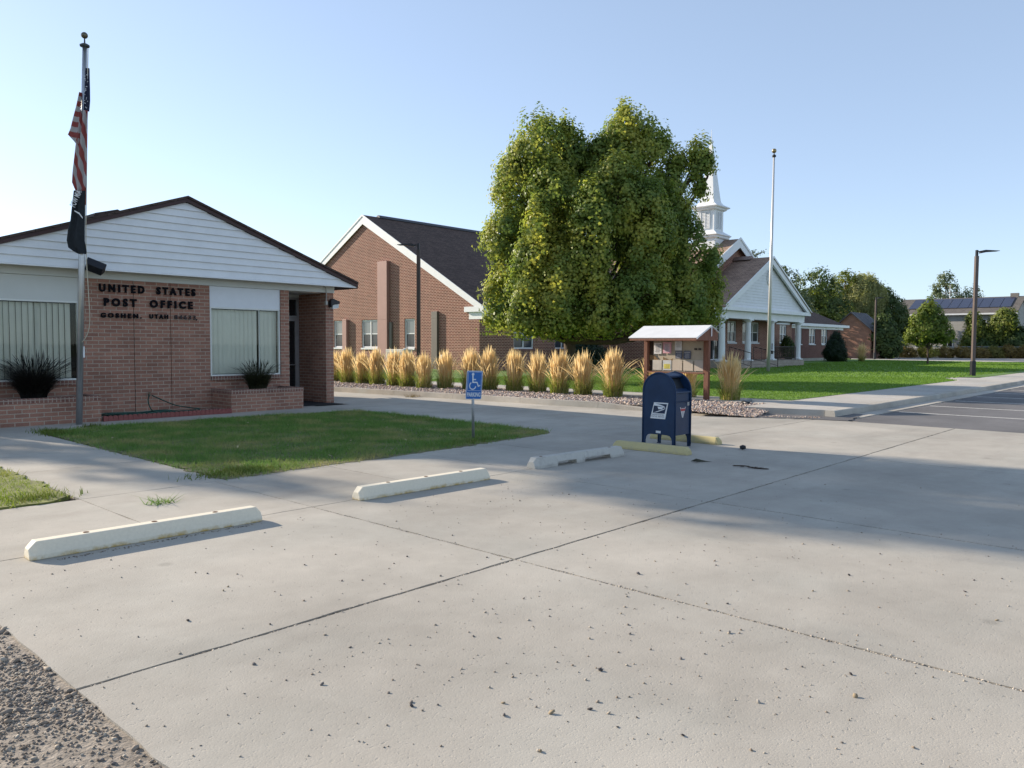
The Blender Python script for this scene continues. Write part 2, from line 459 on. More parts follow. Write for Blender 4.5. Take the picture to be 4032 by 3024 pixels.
while x < 110:
    slab(m, rect(x + .004, x + 1.85 - .004, 6.705, 8.55), 0.15, -0.05, 0.3, 0.003, int(x * 9)); x += 1.85
slab(m, [(38.3, 8.556), (42.0, 8.556), (41.7, 9.6), (40.2, 9.7)], 0.15, -0.05, 0.3, 0.01, 3)
y = 8.555
while y < 34:
    slab(m, rect(18.95, 20.4, y + .004, y + 1.6 - .004), 0.15, -0.05, 0.3, 0.003, int(y * 9)); y += 1.6
slab(m, [(86.5, 17), (93, 15), (96, 33), (90.5, 31)], 0.15, -0.05, 0.5, 0.01, 3)
struct(m.build('sidewalk', WALK))
m = MB(); slab(m, [(96.1, -20), (125, -20), (125, 60), (96.3, 60)], 0.1, -0.06, 1, 0.02, 9)
struct(m.build('side_street', concrete('old_asphalt', (0.3, 0.28, 0.26))))
m = MB()
m.poly([(16.33 + .16, 9.2, 0.11), (17.0, 8.62, 0.03), (17.5, 8.56, 0.09), (18.96, 8.56, 0.12), (18.96, 34, 0.12), (14.3, 34, 0.12)])
zg_ = lambda x, y: min(.12, max(.006, .12 * ((x - 15.95) * .35 + (y - 7.75) * .75) / 1.1))
cq = [(17.0, 8.62), (16.49, 9.22), (15.95, 9.0), (16.5, 7.75), (17.5, 7.9), (17.95, 8.56), (17.5, 8.56)]
for i in range(1, 6): m.poly([(p[0], p[1], zg_(*p)) for p in (cq[0], cq[i], cq[i + 1])])
struct(m.build('gravel_strip', pmat('river_gravel_bed', (0.3, 0.24, 0.2), 0.95, 0.4, 20, 0.7, 60)))

# ---------------------------------------------------------------- lawns
def lawnmat(name, g1, g2, dry, dscale=0.9, dlo=0.5, dhi=0.72):
    m, t, b, N, L = nmat(name)
    b.inputs['Roughness'].default_value = 0.75; b.inputs['Specular IOR Level'].default_value = 0.2
    tc = N('TexCoord'); P = tc.outputs['Object']; ge = N('NewGeometry')
    mx = N('Mix', data_type='RGBA'); mx.inputs[6].default_value = c4(g1); mx.inputs[7].default_value = c4(g2)
    n1 = N('TexNoise', i_Scale=2.2, i_Detail=4.0); L(P, n1.inputs['Vector'])
    ad = N('Math', operation='MULTIPLY_ADD'); ad.inputs[1].default_value = 0.6; L(ge.outputs['Random Per Island'], ad.inputs[0])
    sb = N('Math', operation='MULTIPLY_ADD'); sb.inputs[1].default_value = 1.2; sb.inputs[2].default_value = -0.4; L(n1.outputs[0], sb.inputs[0]); L(sb.outputs[0], ad.inputs[2])
    L(ad.outputs[0], mx.inputs[0])
    n2 = N('TexNoise', i_Scale=dscale, i_Detail=5.0, i_Roughness=0.65); L(P, n2.inputs['Vector'])
    mr = N('MapRange'); mr.inputs[1].default_value = dlo; mr.inputs[2].default_value = dhi; L(n2.outputs[0], mr.inputs[0])
    m2 = N('Mix', data_type='RGBA'); L(mr.outputs[0], m2.inputs[0]); L(mx.outputs[2], m2.inputs[6]); m2.inputs[7].default_value = c4(dry)
    L(m2.outputs[2], b.inputs['Base Color'])
    tr = N('BsdfTranslucent'); L(m2.outputs[2], tr.inputs[0]); ms = N('MixShader'); ms.inputs[0].default_value = 0.3
    L(b.outputs[0], ms.inputs[1]); L(tr.outputs[0], ms.inputs[2]); L(ms.outputs[0], t.nodes['Material Output'].inputs['Surface'])
    return m


GR1 = lawnmat('lawn_grass', (0.1, 0.205, 0.042), (0.22, 0.35, 0.08), (0.42, 0.36, 0.15), 1.1, 0.47, 0.72)
GR2 = lawnmat('church_grass', (0.1, 0.2, 0.025), (0.2, 0.33, 0.045), (0.26, 0.33, 0.07), 0.3, 0.6, 0.9)
SOIL1 = pmat('lawn_soil', (0.11, 0.14, 0.05), 0.95, 0.4, 6, 0.5, 60, col2=(0.24, 0.2, 0.11))
SOIL2 = pmat('church_lawn_soil', (0.09, 0.18, 0.028), 0.95, 0.3, 2, 0.5, 40, col2=(0.15, 0.26, 0.04))


def inpoly(px, py, poly):
    c = np.zeros(len(px), bool); n = len(poly); j = n - 1
    for i in range(n):
        xi, yi = poly[i]; xj, yj = poly[j]
        c ^= ((yi > py) != (yj > py)) & (px < (xj - xi) * (py - yi) / (yj - yi + 1e-9) + xi); j = i
    return c


def edge_dist(px, py, poly):
    d = np.full(len(px), 1e9)
    for i in range(len(poly)):
        a = np.array(poly[i]); b = np.array(poly[(i + 1) % len(poly)]); ab = b - a
        t = np.clip(((px - a[0]) * ab[0] + (py - a[1]) * ab[1]) / (ab @ ab), 0, 1)
        d = np.minimum(d, np.hypot(px - a[0] - t * ab[0], py - a[1] - t * ab[1]))
    return d


def scatter(poly, n, rg):
    P = np.array(poly); lo = P.min(0); hi = P.max(0); out = np.zeros((0, 2))
    while len(out) < n:
        q = rg.uniform(lo, hi, (n * 2, 2)); q = q[inpoly(q[:, 0], q[:, 1], poly)]; out = np.vstack([out, q])
    return out[:n]


def blades(pos, z, h, w, rg, lean=0.6):
    n = len(pos); a = rg.uniform(0, 2 * np.pi, n); l = rg.normal(0, lean, (n, 2)) * h[:, None]
    dx = np.cos(a) * w / 2; dy = np.sin(a) * w / 2
    zz = np.full(n, z) if np.isscalar(z) else z
    v = np.empty((n, 3, 3))
    v[:, 0] = np.stack([pos[:, 0] - dx, pos[:, 1] - dy, zz], 1); v[:, 1] = np.stack([pos[:, 0] + dx, pos[:, 1] + dy, zz], 1)
    v[:, 2] = np.stack([pos[:, 0] + l[:, 0], pos[:, 1] + l[:, 1], zz + h], 1)
    return v.reshape(-1, 3), np.arange(n * 3).reshape(-1, 3)


def lawn(name, poly, z, mat_soil, mat_grass, n, h0, w0, seed, edge=0.05, gname='grass', thin=0.0):
    rg = np.random.default_rng(seed)
    m = MB(); slab(m, poly, z, z - 0.08, 0.12, 0.03 if edge else 0.01, seed); struct(m.build(name, mat_soil))
    q = scatter(poly, n, rg); d = edge_dist(q[:, 0], q[:, 1], poly)
    q += rg.normal(0, 0.05 if edge else 0.02, q.shape)
    cl = np.sin(q[:, 0] * 3.1 + np.sin(q[:, 1] * 2.3) * 1.5) * np.sin(q[:, 1] * 2.7 + q[:, 0]) * 0.3 + 1
    if thin:                                          # worn, sparse margin
        keep = rg.uniform(0, 1, n) < np.clip(0.55 + d / thin, 0, 1); q = q[keep]; d = d[keep]; cl = cl[keep]
    h = h0 * rg.uniform(0.5, 1.5, len(q)) * cl
    v, f = blades(q, z - 0.01, h, w0, rg)
    o = raw(gname, v, f, mat_grass, k=3); o['kind'] = 'stuff'
    return o


LAWN1 = [(4.43, 8.68), (5.6, 8.72), (8.0, 8.8), (10.75, 9.02), (11.12, 9.3), (11.18, 10.5), (11.24, 12.2), (11.3, 13.9), (11.28, 15.3), (10.4, 15.5), (9.1, 15.72), (7.6, 15.84), (5.9, 15.84), (5.2, 15.8), (4.5, 15.2), (4.43, 13)]
lawn('lawn', LAWN1, 0.006, SOIL1, GR1, 95000, 0.052, 0.011, 3, gname='lawn_grass', thin=0.25)
LAWN2 = [(-6, 8.66), (2.6, 8.68), (2.82, 8.9), (2.82, 14.85), (-6, 14.85)]
lawn('lawn_corner', LAWN2, 0.015, pmat('corner_soil', (0.13, 0.15, 0.04), 0.95, 0.4, 6, 0.5, 60, col2=(0.24, 0.25, 0.07)), lawnmat('sunny_grass', (0.17, 0.25, 0.03), (0.33, 0.4, 0.055), (0.46, 0.4, 0.11), 1.2, 0.5, 0.8), 42000, 0.05, 0.011, 4, gname='corner_grass', thin=0.3)
LAWN3 = [(20.42, 8.57), (37.4, 8.57), (38.6, 8.9), (40.3, 9.75), (41.8, 9.7), (43.5, 8.6), (86.3, 8.6), (86.3, 17.0), (90.3, 31.2), (95.9, 33.2), (95.9, 60), (20.42, 60)]
lawn('church_lawn', LAWN3, 0.16, SOIL2, GR2, 10, 0.05, 0.02, 5, 0)
def far_blades(poly, n, h0, w, seed):
    rg = np.random.default_rng(seed); q = scatter(poly, n, rg)
    v, f = blades(q, 0.15, h0 * rg.uniform(0.5, 1.5, n), w, rg); return v, f
v1, f1 = far_blades([(20.4, 8.55), (38, 8.55), (40, 9.7), (30, 24), (20.4, 24)], 90000, 0.045, 0.022, 6)
v2, f2 = far_blades([(38, 9.4), (86, 8.6), (86, 26), (30, 26), (30, 20)], 60000, 0.06, 0.05, 7)
o = raw('church_grass', np.vstack([v1, v2]), np.vstack([f1, f2 + len(v1)]), GR2, k=3); o['kind'] = 'stuff'

# taller tufts at the lawn corners, fallen leaves, seed heads
rg = np.random.default_rng(12)
q = np.vstack([rg.normal(c, s, (k, 2)) for c, s, k in (((4.8, 9.0), (0.28, 0.1), 900), ((10.9, 12.6), (0.12, 0.45), 260), ((4.6, 15.3), (0.12, 0.3), 700), ((5.48, 15.95), (0.12, 0.05), 160), ((8.9, 9.1), (0.5, 0.1), 350), ((2.5, 8.95), (0.18, 0.1), 260))])
v, f = blades(q, 0.0, 0.065 * rg.uniform(0.5, 1.5, len(q)), 0.013, rg, 0.45)
o = raw('grass_tufts', v, f, lawnmat('tuft_grass', (0.08, 0.13, 0.02), (0.17, 0.22, 0.04), (0.28, 0.24, 0.09), 1.5, 0.5, 0.8), k=3); o['kind'] = 'stuff'
q = scatter(LAWN1, 75, rg); n = len(q); a = rg.uniform(0, 6.28, n); s = rg.uniform(0.012, 0.035, n)
v = np.empty((n, 4, 3)); zt = rg.normal(0, 0.35, (n, 2))
for k, (c, e) in enumerate(((1, 0), (0, .45), (-1, 0), (0, -.45))):
    X = s * (c * np.cos(a) - e * np.sin(a)); Y = s * (c * np.sin(a) + e * np.cos(a))
    v[:, k] = np.stack([q[:, 0] + X, q[:, 1] + Y, 0.062 + zt[:, 0] * X + zt[:, 1] * Y], 1)
o = raw('fallen_leaves', v.reshape(-1, 3), np.arange(n * 4).reshape(-1, 4), pmat('dry_leaf', (0.34, 0.29, 0.15), 0.8, 0.4, 9)); o['kind'] = 'stuff'

# ---------------------------------------------------------------- stones
ICO_V = []; ICO_F = []
bm = bmesh.new(); bmesh.ops.create_icosphere(bm, subdivisions=1, radius=1.0)
ICO_V = np.array([v.co[:] for v in bm.verts]); bm.verts.ensure_lookup_table(); ICO_F = np.array([[v.index for v in f.verts] for f in bm.faces]); bm.free()
bm = bmesh.new(); bmesh.ops.create_icosphere(bm, subdivisions=2, radius=1.0)
ICO2_V = np.array([v.co[:] for v in bm.verts]); ICO2_F = np.array([[v.index for v in f.verts] for f in bm.faces]); bm.free()


def stones(pos, size, rg, flat=0.6, rough=0.22):
    n = len(pos); nv = len(ICO_V)
    sc = size[:, None] * np.stack([rg.uniform(0.75, 1.3, n), rg.uniform(0.6, 1.0, n), rg.uniform(0.45, 0.8, n) * flat / 0.6], 1)
    V = ICO_V[None] * (1 + rg.normal(0, rough, (n, nv, 1)) * 0.8)
    V = V * sc[:, None, :]
    a = rg.uniform(0, 6.28, n); t = rg.normal(0, 0.3, n)
    c, s = np.cos(a)[:, None], np.sin(a)[:, None]
    z = V[:, :, 2] + V[:, :, 0] * t[:, None]
    X = V[:, :, 0] * c - V[:, :, 1] * s; Y = V[:, :, 0] * s + V[:, :, 1] * c
    out = np.stack([X, Y, z], 2) + pos[:, None, :]
    F = ICO_F[None] + (np.arange(n) * nv)[:, None, None]
    return out.reshape(-1, 3), F.reshape(-1, 3)


def stonemat(name, cols, rough=0.85):
    m, t, b, N, L = nmat(name)
    b.inputs['Roughness'].default_value = rough; b.inputs['Specular IOR Level'].default_value = 0.25
    ge = N('NewGeometry'); cr = N('ValToRGB'); cr.color_ramp.interpolation = 'CONSTANT'; e = cr.color_ramp.elements
    e[0].position = 0; e[0].color = c4(cols[0]); e[1].position = 1 / len(cols); e[1].color = c4(cols[1])
    for i in range(2, len(cols)): k = e.new(i / len(cols)); k.color = c4(cols[i])
    L(ge.outputs['Random Per Island'], cr.inputs[0])
    tc = N('TexCoord'); no = N('TexNoise', i_Scale=90.0, i_Detail=3.0); L(tc.outputs['Object'], no.inputs['Vector'])
    mr = N('MapRange'); mr.inputs[3].default_value = 0.75; mr.inputs[4].default_value = 1.2; L(no.outputs[0], mr.inputs[0])
    vm = N('VectorMath', operation='SCALE'); L(cr.outputs[0], vm.inputs[0]); L(mr.outputs[0], vm.inputs['Scale']); L(vm.outputs[0], b.inputs['Base Color'])
    return m


GREYST = stonemat('shoulder_stone', [(0.29, 0.24, 0.19), (0.21, 0.18, 0.15), (0.34, 0.29, 0.23), (0.24, 0.19, 0.145), (0.38, 0.34, 0.28), (0.17, 0.15, 0.135)])
RIVST = stonemat('river_stone', [(0.42, 0.34, 0.29), (0.34, 0.26, 0.22), (0.52, 0.45, 0.4), (0.28, 0.2, 0.17), (0.46, 0.38, 0.3), (0.38, 0.31, 0.28)])
rg = np.random.default_rng(21)
q = np.vstack([rg.uniform((-0.9, 2.0), (1.25, 5.6), (34000, 2)), rg.uniform((-3.6, 0.6), (1.25, 6.55), (26000, 2))]); w = np.clip(np.sin(q[:, 0] * 5 + q[:, 1] * 2) * 0.3 + np.sin(q[:, 1] * 4.1 - q[:, 0] * 2) * 0.3 + 0.72, 0.15, 1)
q = q[rg.uniform(0, 1, len(q)) < w]
s = np.clip(rg.lognormal(-5.15, 0.42, len(q)), 0.003, 0.024)
edge = 1.235 + 0.035 * np.sin(q[:, 1] * 9) + 0.02 * np.sin(q[:, 1] * 23)
q = q[(q[:, 0] < edge)]; s = s[:len(q)]
v, f = stones(np.stack([q[:, 0], q[:, 1], -0.012 + s * 0.25], 1), s, rg)
o = raw('gravel', v, f, GREYST, k=3); o['kind'] = 'stuff'
strip = [(16.5, 9.15), (17.0, 8.65), (18.9, 8.6), (18.9, 28), (14.8, 28)]
q = scatter(strip, 15000, rg); s = np.clip(rg.lognormal(-3.55, 0.3, len(q)), 0.014, 0.06)
q2 = scatter([(16.45, 9.3), (15.85, 9.05), (16.4, 7.7), (17.5, 7.85), (17.95, 8.56), (17.0, 8.65)], 620, rg); s2 = np.clip(rg.lognormal(-3.8, 0.3, 620), 0.01, 0.038)
q3 = scatter([(16.6, 7.9), (17.3, 6.6), (17.6, 6.6), (17.0, 8.5)], 160, rg); s3 = rg.uniform(0.008, 0.022, 160)
zz = np.concatenate([0.12 + s * 0.3, np.array([zg_(a, b) for a, b in q2]) + s2 * 0.3, 0.012 + s3 * .3])
v, f = stones(np.column_stack([np.vstack([q, q2, q3]), zz]), np.concatenate([s, s2, s3]), rg)
o = raw('river_stones', v, f, RIVST, k=3); o['kind'] = 'stuff'
# grit over the concrete, denser towards the near edge; crumbs in the joints
q = np.vstack([rg.uniform((1.3, 1.0), (7.5, 6.4), (520, 2)), rg.uniform((1.3, 0.2), (4.5, 3.6), (420, 2)), rg.uniform((5, 0), (11, 6.3), (160, 2))])
s = np.clip(rg.lognormal(-5.48, 0.4, len(q)), 0.0025, 0.0095)
j1 = np.column_stack([rg.uniform(1.3, 11.5, 700), rg.normal(3.89, 0.008, 700)]); j2 = np.column_stack([rg.normal(4.275, 0.007, 450), rg.uniform(-.5, 6.6, 450)])
j3 = np.column_stack([rg.normal(7.26, 0.007, 250), rg.uniform(0, 3.9, 250)]); j4 = np.column_stack([rg.normal(11.62, 0.012, 160), rg.uniform(0, 3.9, 160)])
jj = np.vstack([j1, j2, j3, j4]); js = rg.uniform(0.002, 0.006, len(jj))
pj = np.vstack([np.column_stack([rg.normal(4.275, 0.009, 900), rg.uniform(-.5, 6.6, 900)]), np.column_stack([rg.normal(7.26, 0.008, 300), rg.uniform(0, 3.9, 300)]), np.column_stack([rg.normal(11.62, 0.03, 350), rg.uniform(0, 3.9, 350)]), np.column_stack([rg.uniform(1.3, 11, 350), rg.normal(3.88, .01, 350)])])
v, f = stones(np.column_stack([pj, np.full(len(pj), -0.003)]), rg.uniform(0.003, 0.0075, len(pj)), rg); o = raw('joint_crumbs', v, f, stonemat('pale_crumb', [(0.5, 0.44, 0.36), (0.42, 0.36, 0.3), (0.56, 0.5, 0.42)]), k=3); o['kind'] = 'stuff'
b1 = np.column_stack([rg.uniform(1.9, 3.5, 170), 6.36 - np.abs(rg.normal(0, 0.02, 170))]); bs = rg.uniform(0.003, 0.009, 170)
P = np.column_stack([np.vstack([q, jj, b1]), np.concatenate([s * 0.35, np.full(len(jj), -0.006), bs * 0.3])])
v, f = stones(P, np.concatenate([s, js, bs]), rg)
o = raw('grit', v, f, GREYST, k=3); o['kind'] = 'stuff'
# pebbles big enough to be seen one by one
meshes = []
for k in range(6):
    vs, fs = stones(np.array([[0., 0, 0]]), np.array([1.0]), rg, 0.62)
    meshes.append((vs, fs))
PEB = [stonemat('pebble_' + n, [c, tuple(x * 0.85 for x in c)]) for n, c in (('tan', (0.33, 0.26, 0.17)), ('grey', (0.19, 0.17, 0.16)), ('pale', (0.42, 0.38, 0.33)), ('dark', (0.09, 0.08, 0.08)))]
protos = []
BIGP = [(2.575, 2.12, .022, 0), (3.09, 2.23, .018, 3), (3.66, 1.2, .02, 0), (2.2, 2.62, .014, 3), (2.42, 2.26, .014, 1), (2.72, 2.02, .013, 3), (3.05, 2.9, .014, 2), (4.6, 3.0, .02, 1), (5.6, 1.9, .016, 3), (3.3, 1.5, .014, 2), (2.05, 3.1, .013, 1), (1.95, 3.55, .014, 1), (2.8, 1.6, .014, 3), (2.3, 1.95, .013, 0), (3.6, 2.4, .013, 1), (3.9, 1.3, .013, 3), (4.0, 2.0, .014, 1), (2.0, 4.4, .015, 3), (3.1, 4.9, .014, 3)]
for k in range(46):
    x = rg.uniform(1.5, 6.5); y = rg.uniform(0.6, 5.8)
    BIGP.append((x, y, rg.uniform(0.007, 0.0115), int(rg.integers(0, 4))))
for k, (x, y, s, c) in enumerate(BIGP):
    key = (k % 6, c); pr = [p for p in protos if p[0] == key]
    if not pr:
        vs, fs = meshes[key[0]]
        o = raw('pebble', vs, fs, PEB[c], k=3); protos.append((key, o))
    else:
        o = pr[0][1].copy(); COL.objects.link(o)
    s *= .8; o.scale = (s, s, s); o.location = (x, y, s * 0.42); o.rotation_euler = (0, 0, rg.uniform(0, 6.28))
    nm = ('tan', 'grey', 'pale', 'dark')[c]
    tag(o, 'small ' + nm + ' pebble lying loose on the bare concrete apron', 'pebble', 'loose ' + nm + ' pebbles on the concrete')

# ================================================================ POST OFFICE
YF = 17.9
PO = thing('post_office_building', (8.3, YF, 0), 'low salmon brick post office with white clapboard gable and black letters', 'building')
ZS = 3.165                                             # gable foot
AX, AZ, SL = 8.09, 4.945, 0.354                       # roof apex and slope
XR, XL = 12.76, 3.2
YG = 17.52                                           # plane of the gable boards
m = MB()                                             # front wall pieces (butt jointed)
m.box(5.94, YF, 0, 7.035, YF + 0.25, 2.985); m.box(7.05, YF, 0, 7.853, YF + 0.25, 2.985); m.box(7.867, YF, 0, 8.8, YF + 0.25, 2.985)
m.box(8.8, YF, 0, 10.69, YF + 0.25, 0.72); m.box(10.69, YF, 0, 10.93, 19.55, 2.985)
m.box(3.4, YF, 0, 5.94, YF + 0.25, 0.72); m.box(3.15, YF, 0, 3.4, YF + 0.25, 2.985)
m.box(12.05, YF, 0, 12.29, 26, 2.985)                # wing wall beside the door
m.box(3.15, YF + 0.25, 0, 3.4, 26, 2.985)
m.box(3.4, 25.75, 0, 12.05, 26, 2.985)
m.build('brick_wall', BRK, PO)
m = MB(); m.box(7.036, YF + 0.03, 0, 7.049, YF + 0.2, 2.98); m.box(7.854, YF + 0.03, 0, 7.866, YF + 0.2, 2.98); m.build('expansion_joint', pmat('joint_caulk', (0.1, 0.05, 0.04)), PO)
m = MB(); m.box(8.81, YF - 0.035, 0.722, 10.68, YF + 0.09, 0.82); m.build('brick_sill', ROWL, PO)
m = MB(); m.box(3.41, YF - 0.035, 0.722, 5.93, YF + 0.09, 0.82); m.build('brick_sill', ROWL, PO)
m = MB(); m.box(3.1, YF - 0.02, 2.987, 12.31, YF + 0.24, ZS + 0.02); m.build('beam', PANEL, PO)
m = MB(); m.box(3.12, YG + 0.02, ZS + 0.022, XR - 0.3, 26.2, ZS + 0.05); m.build('soffit', pmat('soffit_paint', (0.45, 0.45, 0.42), 0.6), PO)
m = MB(); m.box(3.41, YF + 0.03, 2.485, 5.93, YF + 0.08, 2.983); m.build('upper_panel', PANEL, PO)
m = MB(); m.box(8.81, YF + 0.03, 2.485, 10.685, YF + 0.08, 2.983); m.build('upper_panel', pmat('white_panel', (0.72, 0.74, 0.76), 0.5, 0.03), PO)
# gable boards
m = MB(); z = ZS; h = 0.163
def gx(z, s): return (AX + s * max(0.0, (AZ - 0.14 - z) / SL))
while z < AZ - 0.16:
    z2 = min(z + h, AZ - 0.15)
    xa, xb = max(XL, gx(z, -1)), min(XR, gx(z, 1)); xc, xd = max(XL, gx(z2, -1)), min(XR, gx(z2, 1))
    m.add([(xa, YG - 0.034, z), (xb, YG - 0.034, z), (xd, YG, z2), (xc, YG, z2), (xa, YG + 0.02, z), (xb, YG + 0.02, z)], [(0, 1, 2, 3), (4, 5, 1, 0)])
    z += h
m.build('gable_siding', WHITE, PO)
m = MB(); m.box(XL, YG - 0.045, ZS - 0.03, XR - 0.02, YG + 0.025, ZS - 0.003); m.build('drip_trim', TRIM, PO)
# roof
m = MB(); T = 0.05
for s in (-1, 1):
    xe = XR if s > 0 else 2.75
    ze = AZ - abs(xe - AX) * SL
    pts = [(AX, AZ), (xe, ze), (xe, ze - T), (AX, AZ - T)]
    m.prism(pts if s > 0 else pts[::-1], 'y', YG - 0.12, 26.3)
m.build('roof', ROOFD, PO)
m = MB()
for s in (-1, 1):
    xe = XR + 0.01 if s > 0 else 2.75
    ze = AZ - abs(xe - AX) * SL
    pts = [(AX, AZ - T - 0.002), (xe, ze - T - 0.002), (xe, ze - T - 0.085), (AX, AZ - T - 0.085)]
    m.prism(pts if s > 0 else pts[::-1], 'y', YG - 0.085, YG - 0.045)
m.box(XR - 0.0, YG - 0.04, AZ - (XR - AX) * SL - T - 0.125, XR + 0.03, 26.2, AZ - (XR - AX) * SL - T - 0.0)
m.build('rake_board', MAROON, PO)
m = MB()
xv, zv = 6.55, AZ - (AX - 6.55) * SL
m.prism([(xv - .3, zv - .10), (xv - .25, zv - .01), (xv + .2, zv + .12), (xv + .28, zv + .08)], 'y', 17.9, 18.6); m.build('roof_vent', ROOFD, PO)
# windows
def blinds(mb, x0, x1, z0, z1, y, wd, ang, rgn):
    x = x0
    while x < x1:
        a = ang + rgn.uniform(-.08, .08); c = math.cos(a) * wd / 2; s_ = math.sin(a) * wd / 2; k = 5
        prof = [(x + c * (2 * i / k - 1), y + s_ * (2 * i / k - 1) + 0.008 * math.cos(math.pi * (i / k - .5))) for i in range(k + 1)]
        mb.add([(p[0], p[1], z0) for p in prof] + [(p[0], p[1], z1) for p in prof], [(i, i + 1, k + 2 + i, k + 1 + i) for i in range(k)])
        x += wd * 0.9
    return mb
BLIND = pmat('blind_vinyl', (0.74, 0.72, 0.63), 0.6, 0.05, 2)
rgn = random.Random(3)
def po_window(x0, x1, bars, ang, gaps):
    t = 0.035
    z0, z1 = 0.822, 2.483
    m = MB(); ya, yb = YF + 0.03, YF + 0.1
    m.box(x0, ya, z0, x0 + t, yb, z1); m.box(x1 - t, ya, z0, x1, yb, z1); m.box(x0 + t, ya, z0, x1 - t, yb, z0 + t); m.box(x0 + t, ya, z1 - t, x1 - t, yb, z1)
    f = m.build('window', ALUW, PO, bevel=0.003)
    mb = MB(); mb.poly([(x0 + t, YF + 0.06, z0 + t), (x1 - t, YF + 0.06, z0 + t), (x1 - t, YF + 0.06, z1 - t), (x0 + t, YF + 0.06, z1 - t)]); mb.build('pane', GLASS, f)
    mb = MB()
    segs = gaps
    for a, b in segs: blinds(mb, a, b, z0 + 0.045, z1 - 0.05, YF + 0.17, 0.125, ang, rgn)
    mb.build('blind', BLIND, f, smooth=True)
    for b in bars:
        mb = MB(); mb.box(b - 0.012, YF + 0.12, z0, b + 0.012, YF + 0.14, z1); mb.build('mullion', TRIM, f)
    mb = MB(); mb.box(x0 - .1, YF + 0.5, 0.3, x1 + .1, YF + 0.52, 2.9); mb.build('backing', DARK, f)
ALUW = pmat('window_frame', (0.72, 0.73, 0.68), 0.45, 0.05)
po_window(3.41, 5.93, [], 0.35, [(3.5, 5.82)])
po_window(8.815, 10.68, [10.15], 0.04, [(8.92, 10.08), (10.26, 10.6)])
# entrance
YD = 19.2
m = MB()
for a, b, c, d in ((10.95, 11.0, 0, 2.9), (11.98, 12.04, 0, 2.9)): m.box(a, YD, c, b, YD + 0.1, d)
m.box(11.0, YD, 2.84, 11.98, YD + 0.1, 2.9); m.box(11.0, YD, 2.33, 11.98, YD + 0.1, 2.39)
df = m.build('door_frame', ALU, PO, bevel=0.004)
m = MB(); m.box(11.0, YD + 0.045, 2.39, 11.98, YD + 0.05, 2.84); m.build('transom_pane', DGLASS, df)
m = MB()
m.box(11.005, YD - 0.01, 0.02, 11.07, YD + 0.04, 2.325); m.box(11.905, YD - 0.01, 0.02, 11.975, YD + 0.04, 2.325); m.box(11.07, YD - 0.01, 0.02, 11.905, YD + 0.04, 0.2); m.box(11.07, YD - 0.01, 2.24, 11.905, YD + 0.04, 2.325)
door = m.build('door', ALU, PO, bevel=0.004)
m = MB(); m.box(11.07, YD + 0.01, 0.2, 11.905, YD + 0.016, 2.24); m.build('pane', DGLASS, door)
m = MB(); m.tube([(11.05, YD - 0.06, 1.02), (11.93, YD - 0.06, 1.02)], 0.014); m.build('push_bar', ALU, door)
text_mb('Post Office', 0.62, 0.1, (11.02, YD + 0.004, 1.58), (1, 0, 0), (0, 0, 1)).build('door_lettering', TRIM, door)
m = MB(); m.box(10.94, YD, 2.905, 12.045, YD + 0.1, 2.985); m.build('door_header', PANEL, PO)
m = MB(); m.box(10.94, YF + .25, 2.975, 12.045, YD, 2.985); m.build('porch_ceiling', PANEL, PO)
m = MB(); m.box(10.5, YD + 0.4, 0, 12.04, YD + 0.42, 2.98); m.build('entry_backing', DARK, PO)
# letters
LET = pmat('black_letters', (0.006, 0.006, 0.009), 0.8, 0.1, spec=0.1)
for s, x0, x1, z0, z1, bo in (('UNITED STATES', 6.32, 8.44, 2.71, 2.885, .05), ('POST OFFICE', 6.41, 8.37, 2.405, 2.585, .05), ('GOSHEN.', 6.34, 7.2, 2.155, 2.262, .05), ('UTAH', 7.37, 7.79, 2.16, 2.262, .05)):
    sp = ' '.join('   ' if c == ' ' else c for c in s)
    text_mb(sp, x1 - x0, z1 - z0, (x0, YF - 0.018, z0), (1, 0, 0), (0, 0, 1), 0.03, bo).build('lettering', LET, PO)
text_mb('8 4 6 3 3,', 8.47 - 7.94, 0.118, (7.94, YF - 0.018, 2.145), (1, 0, 0), (0, 0, 1), 0.03, .02).build('lettering', pmat('worn_letters', (0.05, 0.035, 0.035), 0.7, 0.4, 40), PO)
# planters, each part of the brickwork
for x0, x1 in ((3.2, 5.97), (8.8, 10.7)):
    m = MB(); y0, y1 = 16.9, YF - 0.003; w = 0.11; zt = 0.44
    m.box(x0, y0, 0, x1, y0 + w, zt); m.box(x0, y0 + w, 0, x0 + w, y1, zt); m.box(x1 - w, y0 + w, 0, x1, y1, zt)
    pl = m.build('planter', BRK, PO)
    m = MB(); zt2 = 0.53
    m.box(x0 - .003, y0 - .003, zt, x1 + .003, y0 + w + .003, zt2); m.box(x0 - .003, y0 + w + .003, zt, x0 + w + .003, y1, zt2); m.box(x1 - w - .003, y0 + w + .003, zt, x1 + .003, y1, zt2)
    m.build('rowlock_cap', ROWL, pl)
    m = MB(); m.box(x0 + w + .003, y0 + w + .003, 0.1, x1 - w - .003, y1, 0.47); m.build('soil', DIRT, pl)
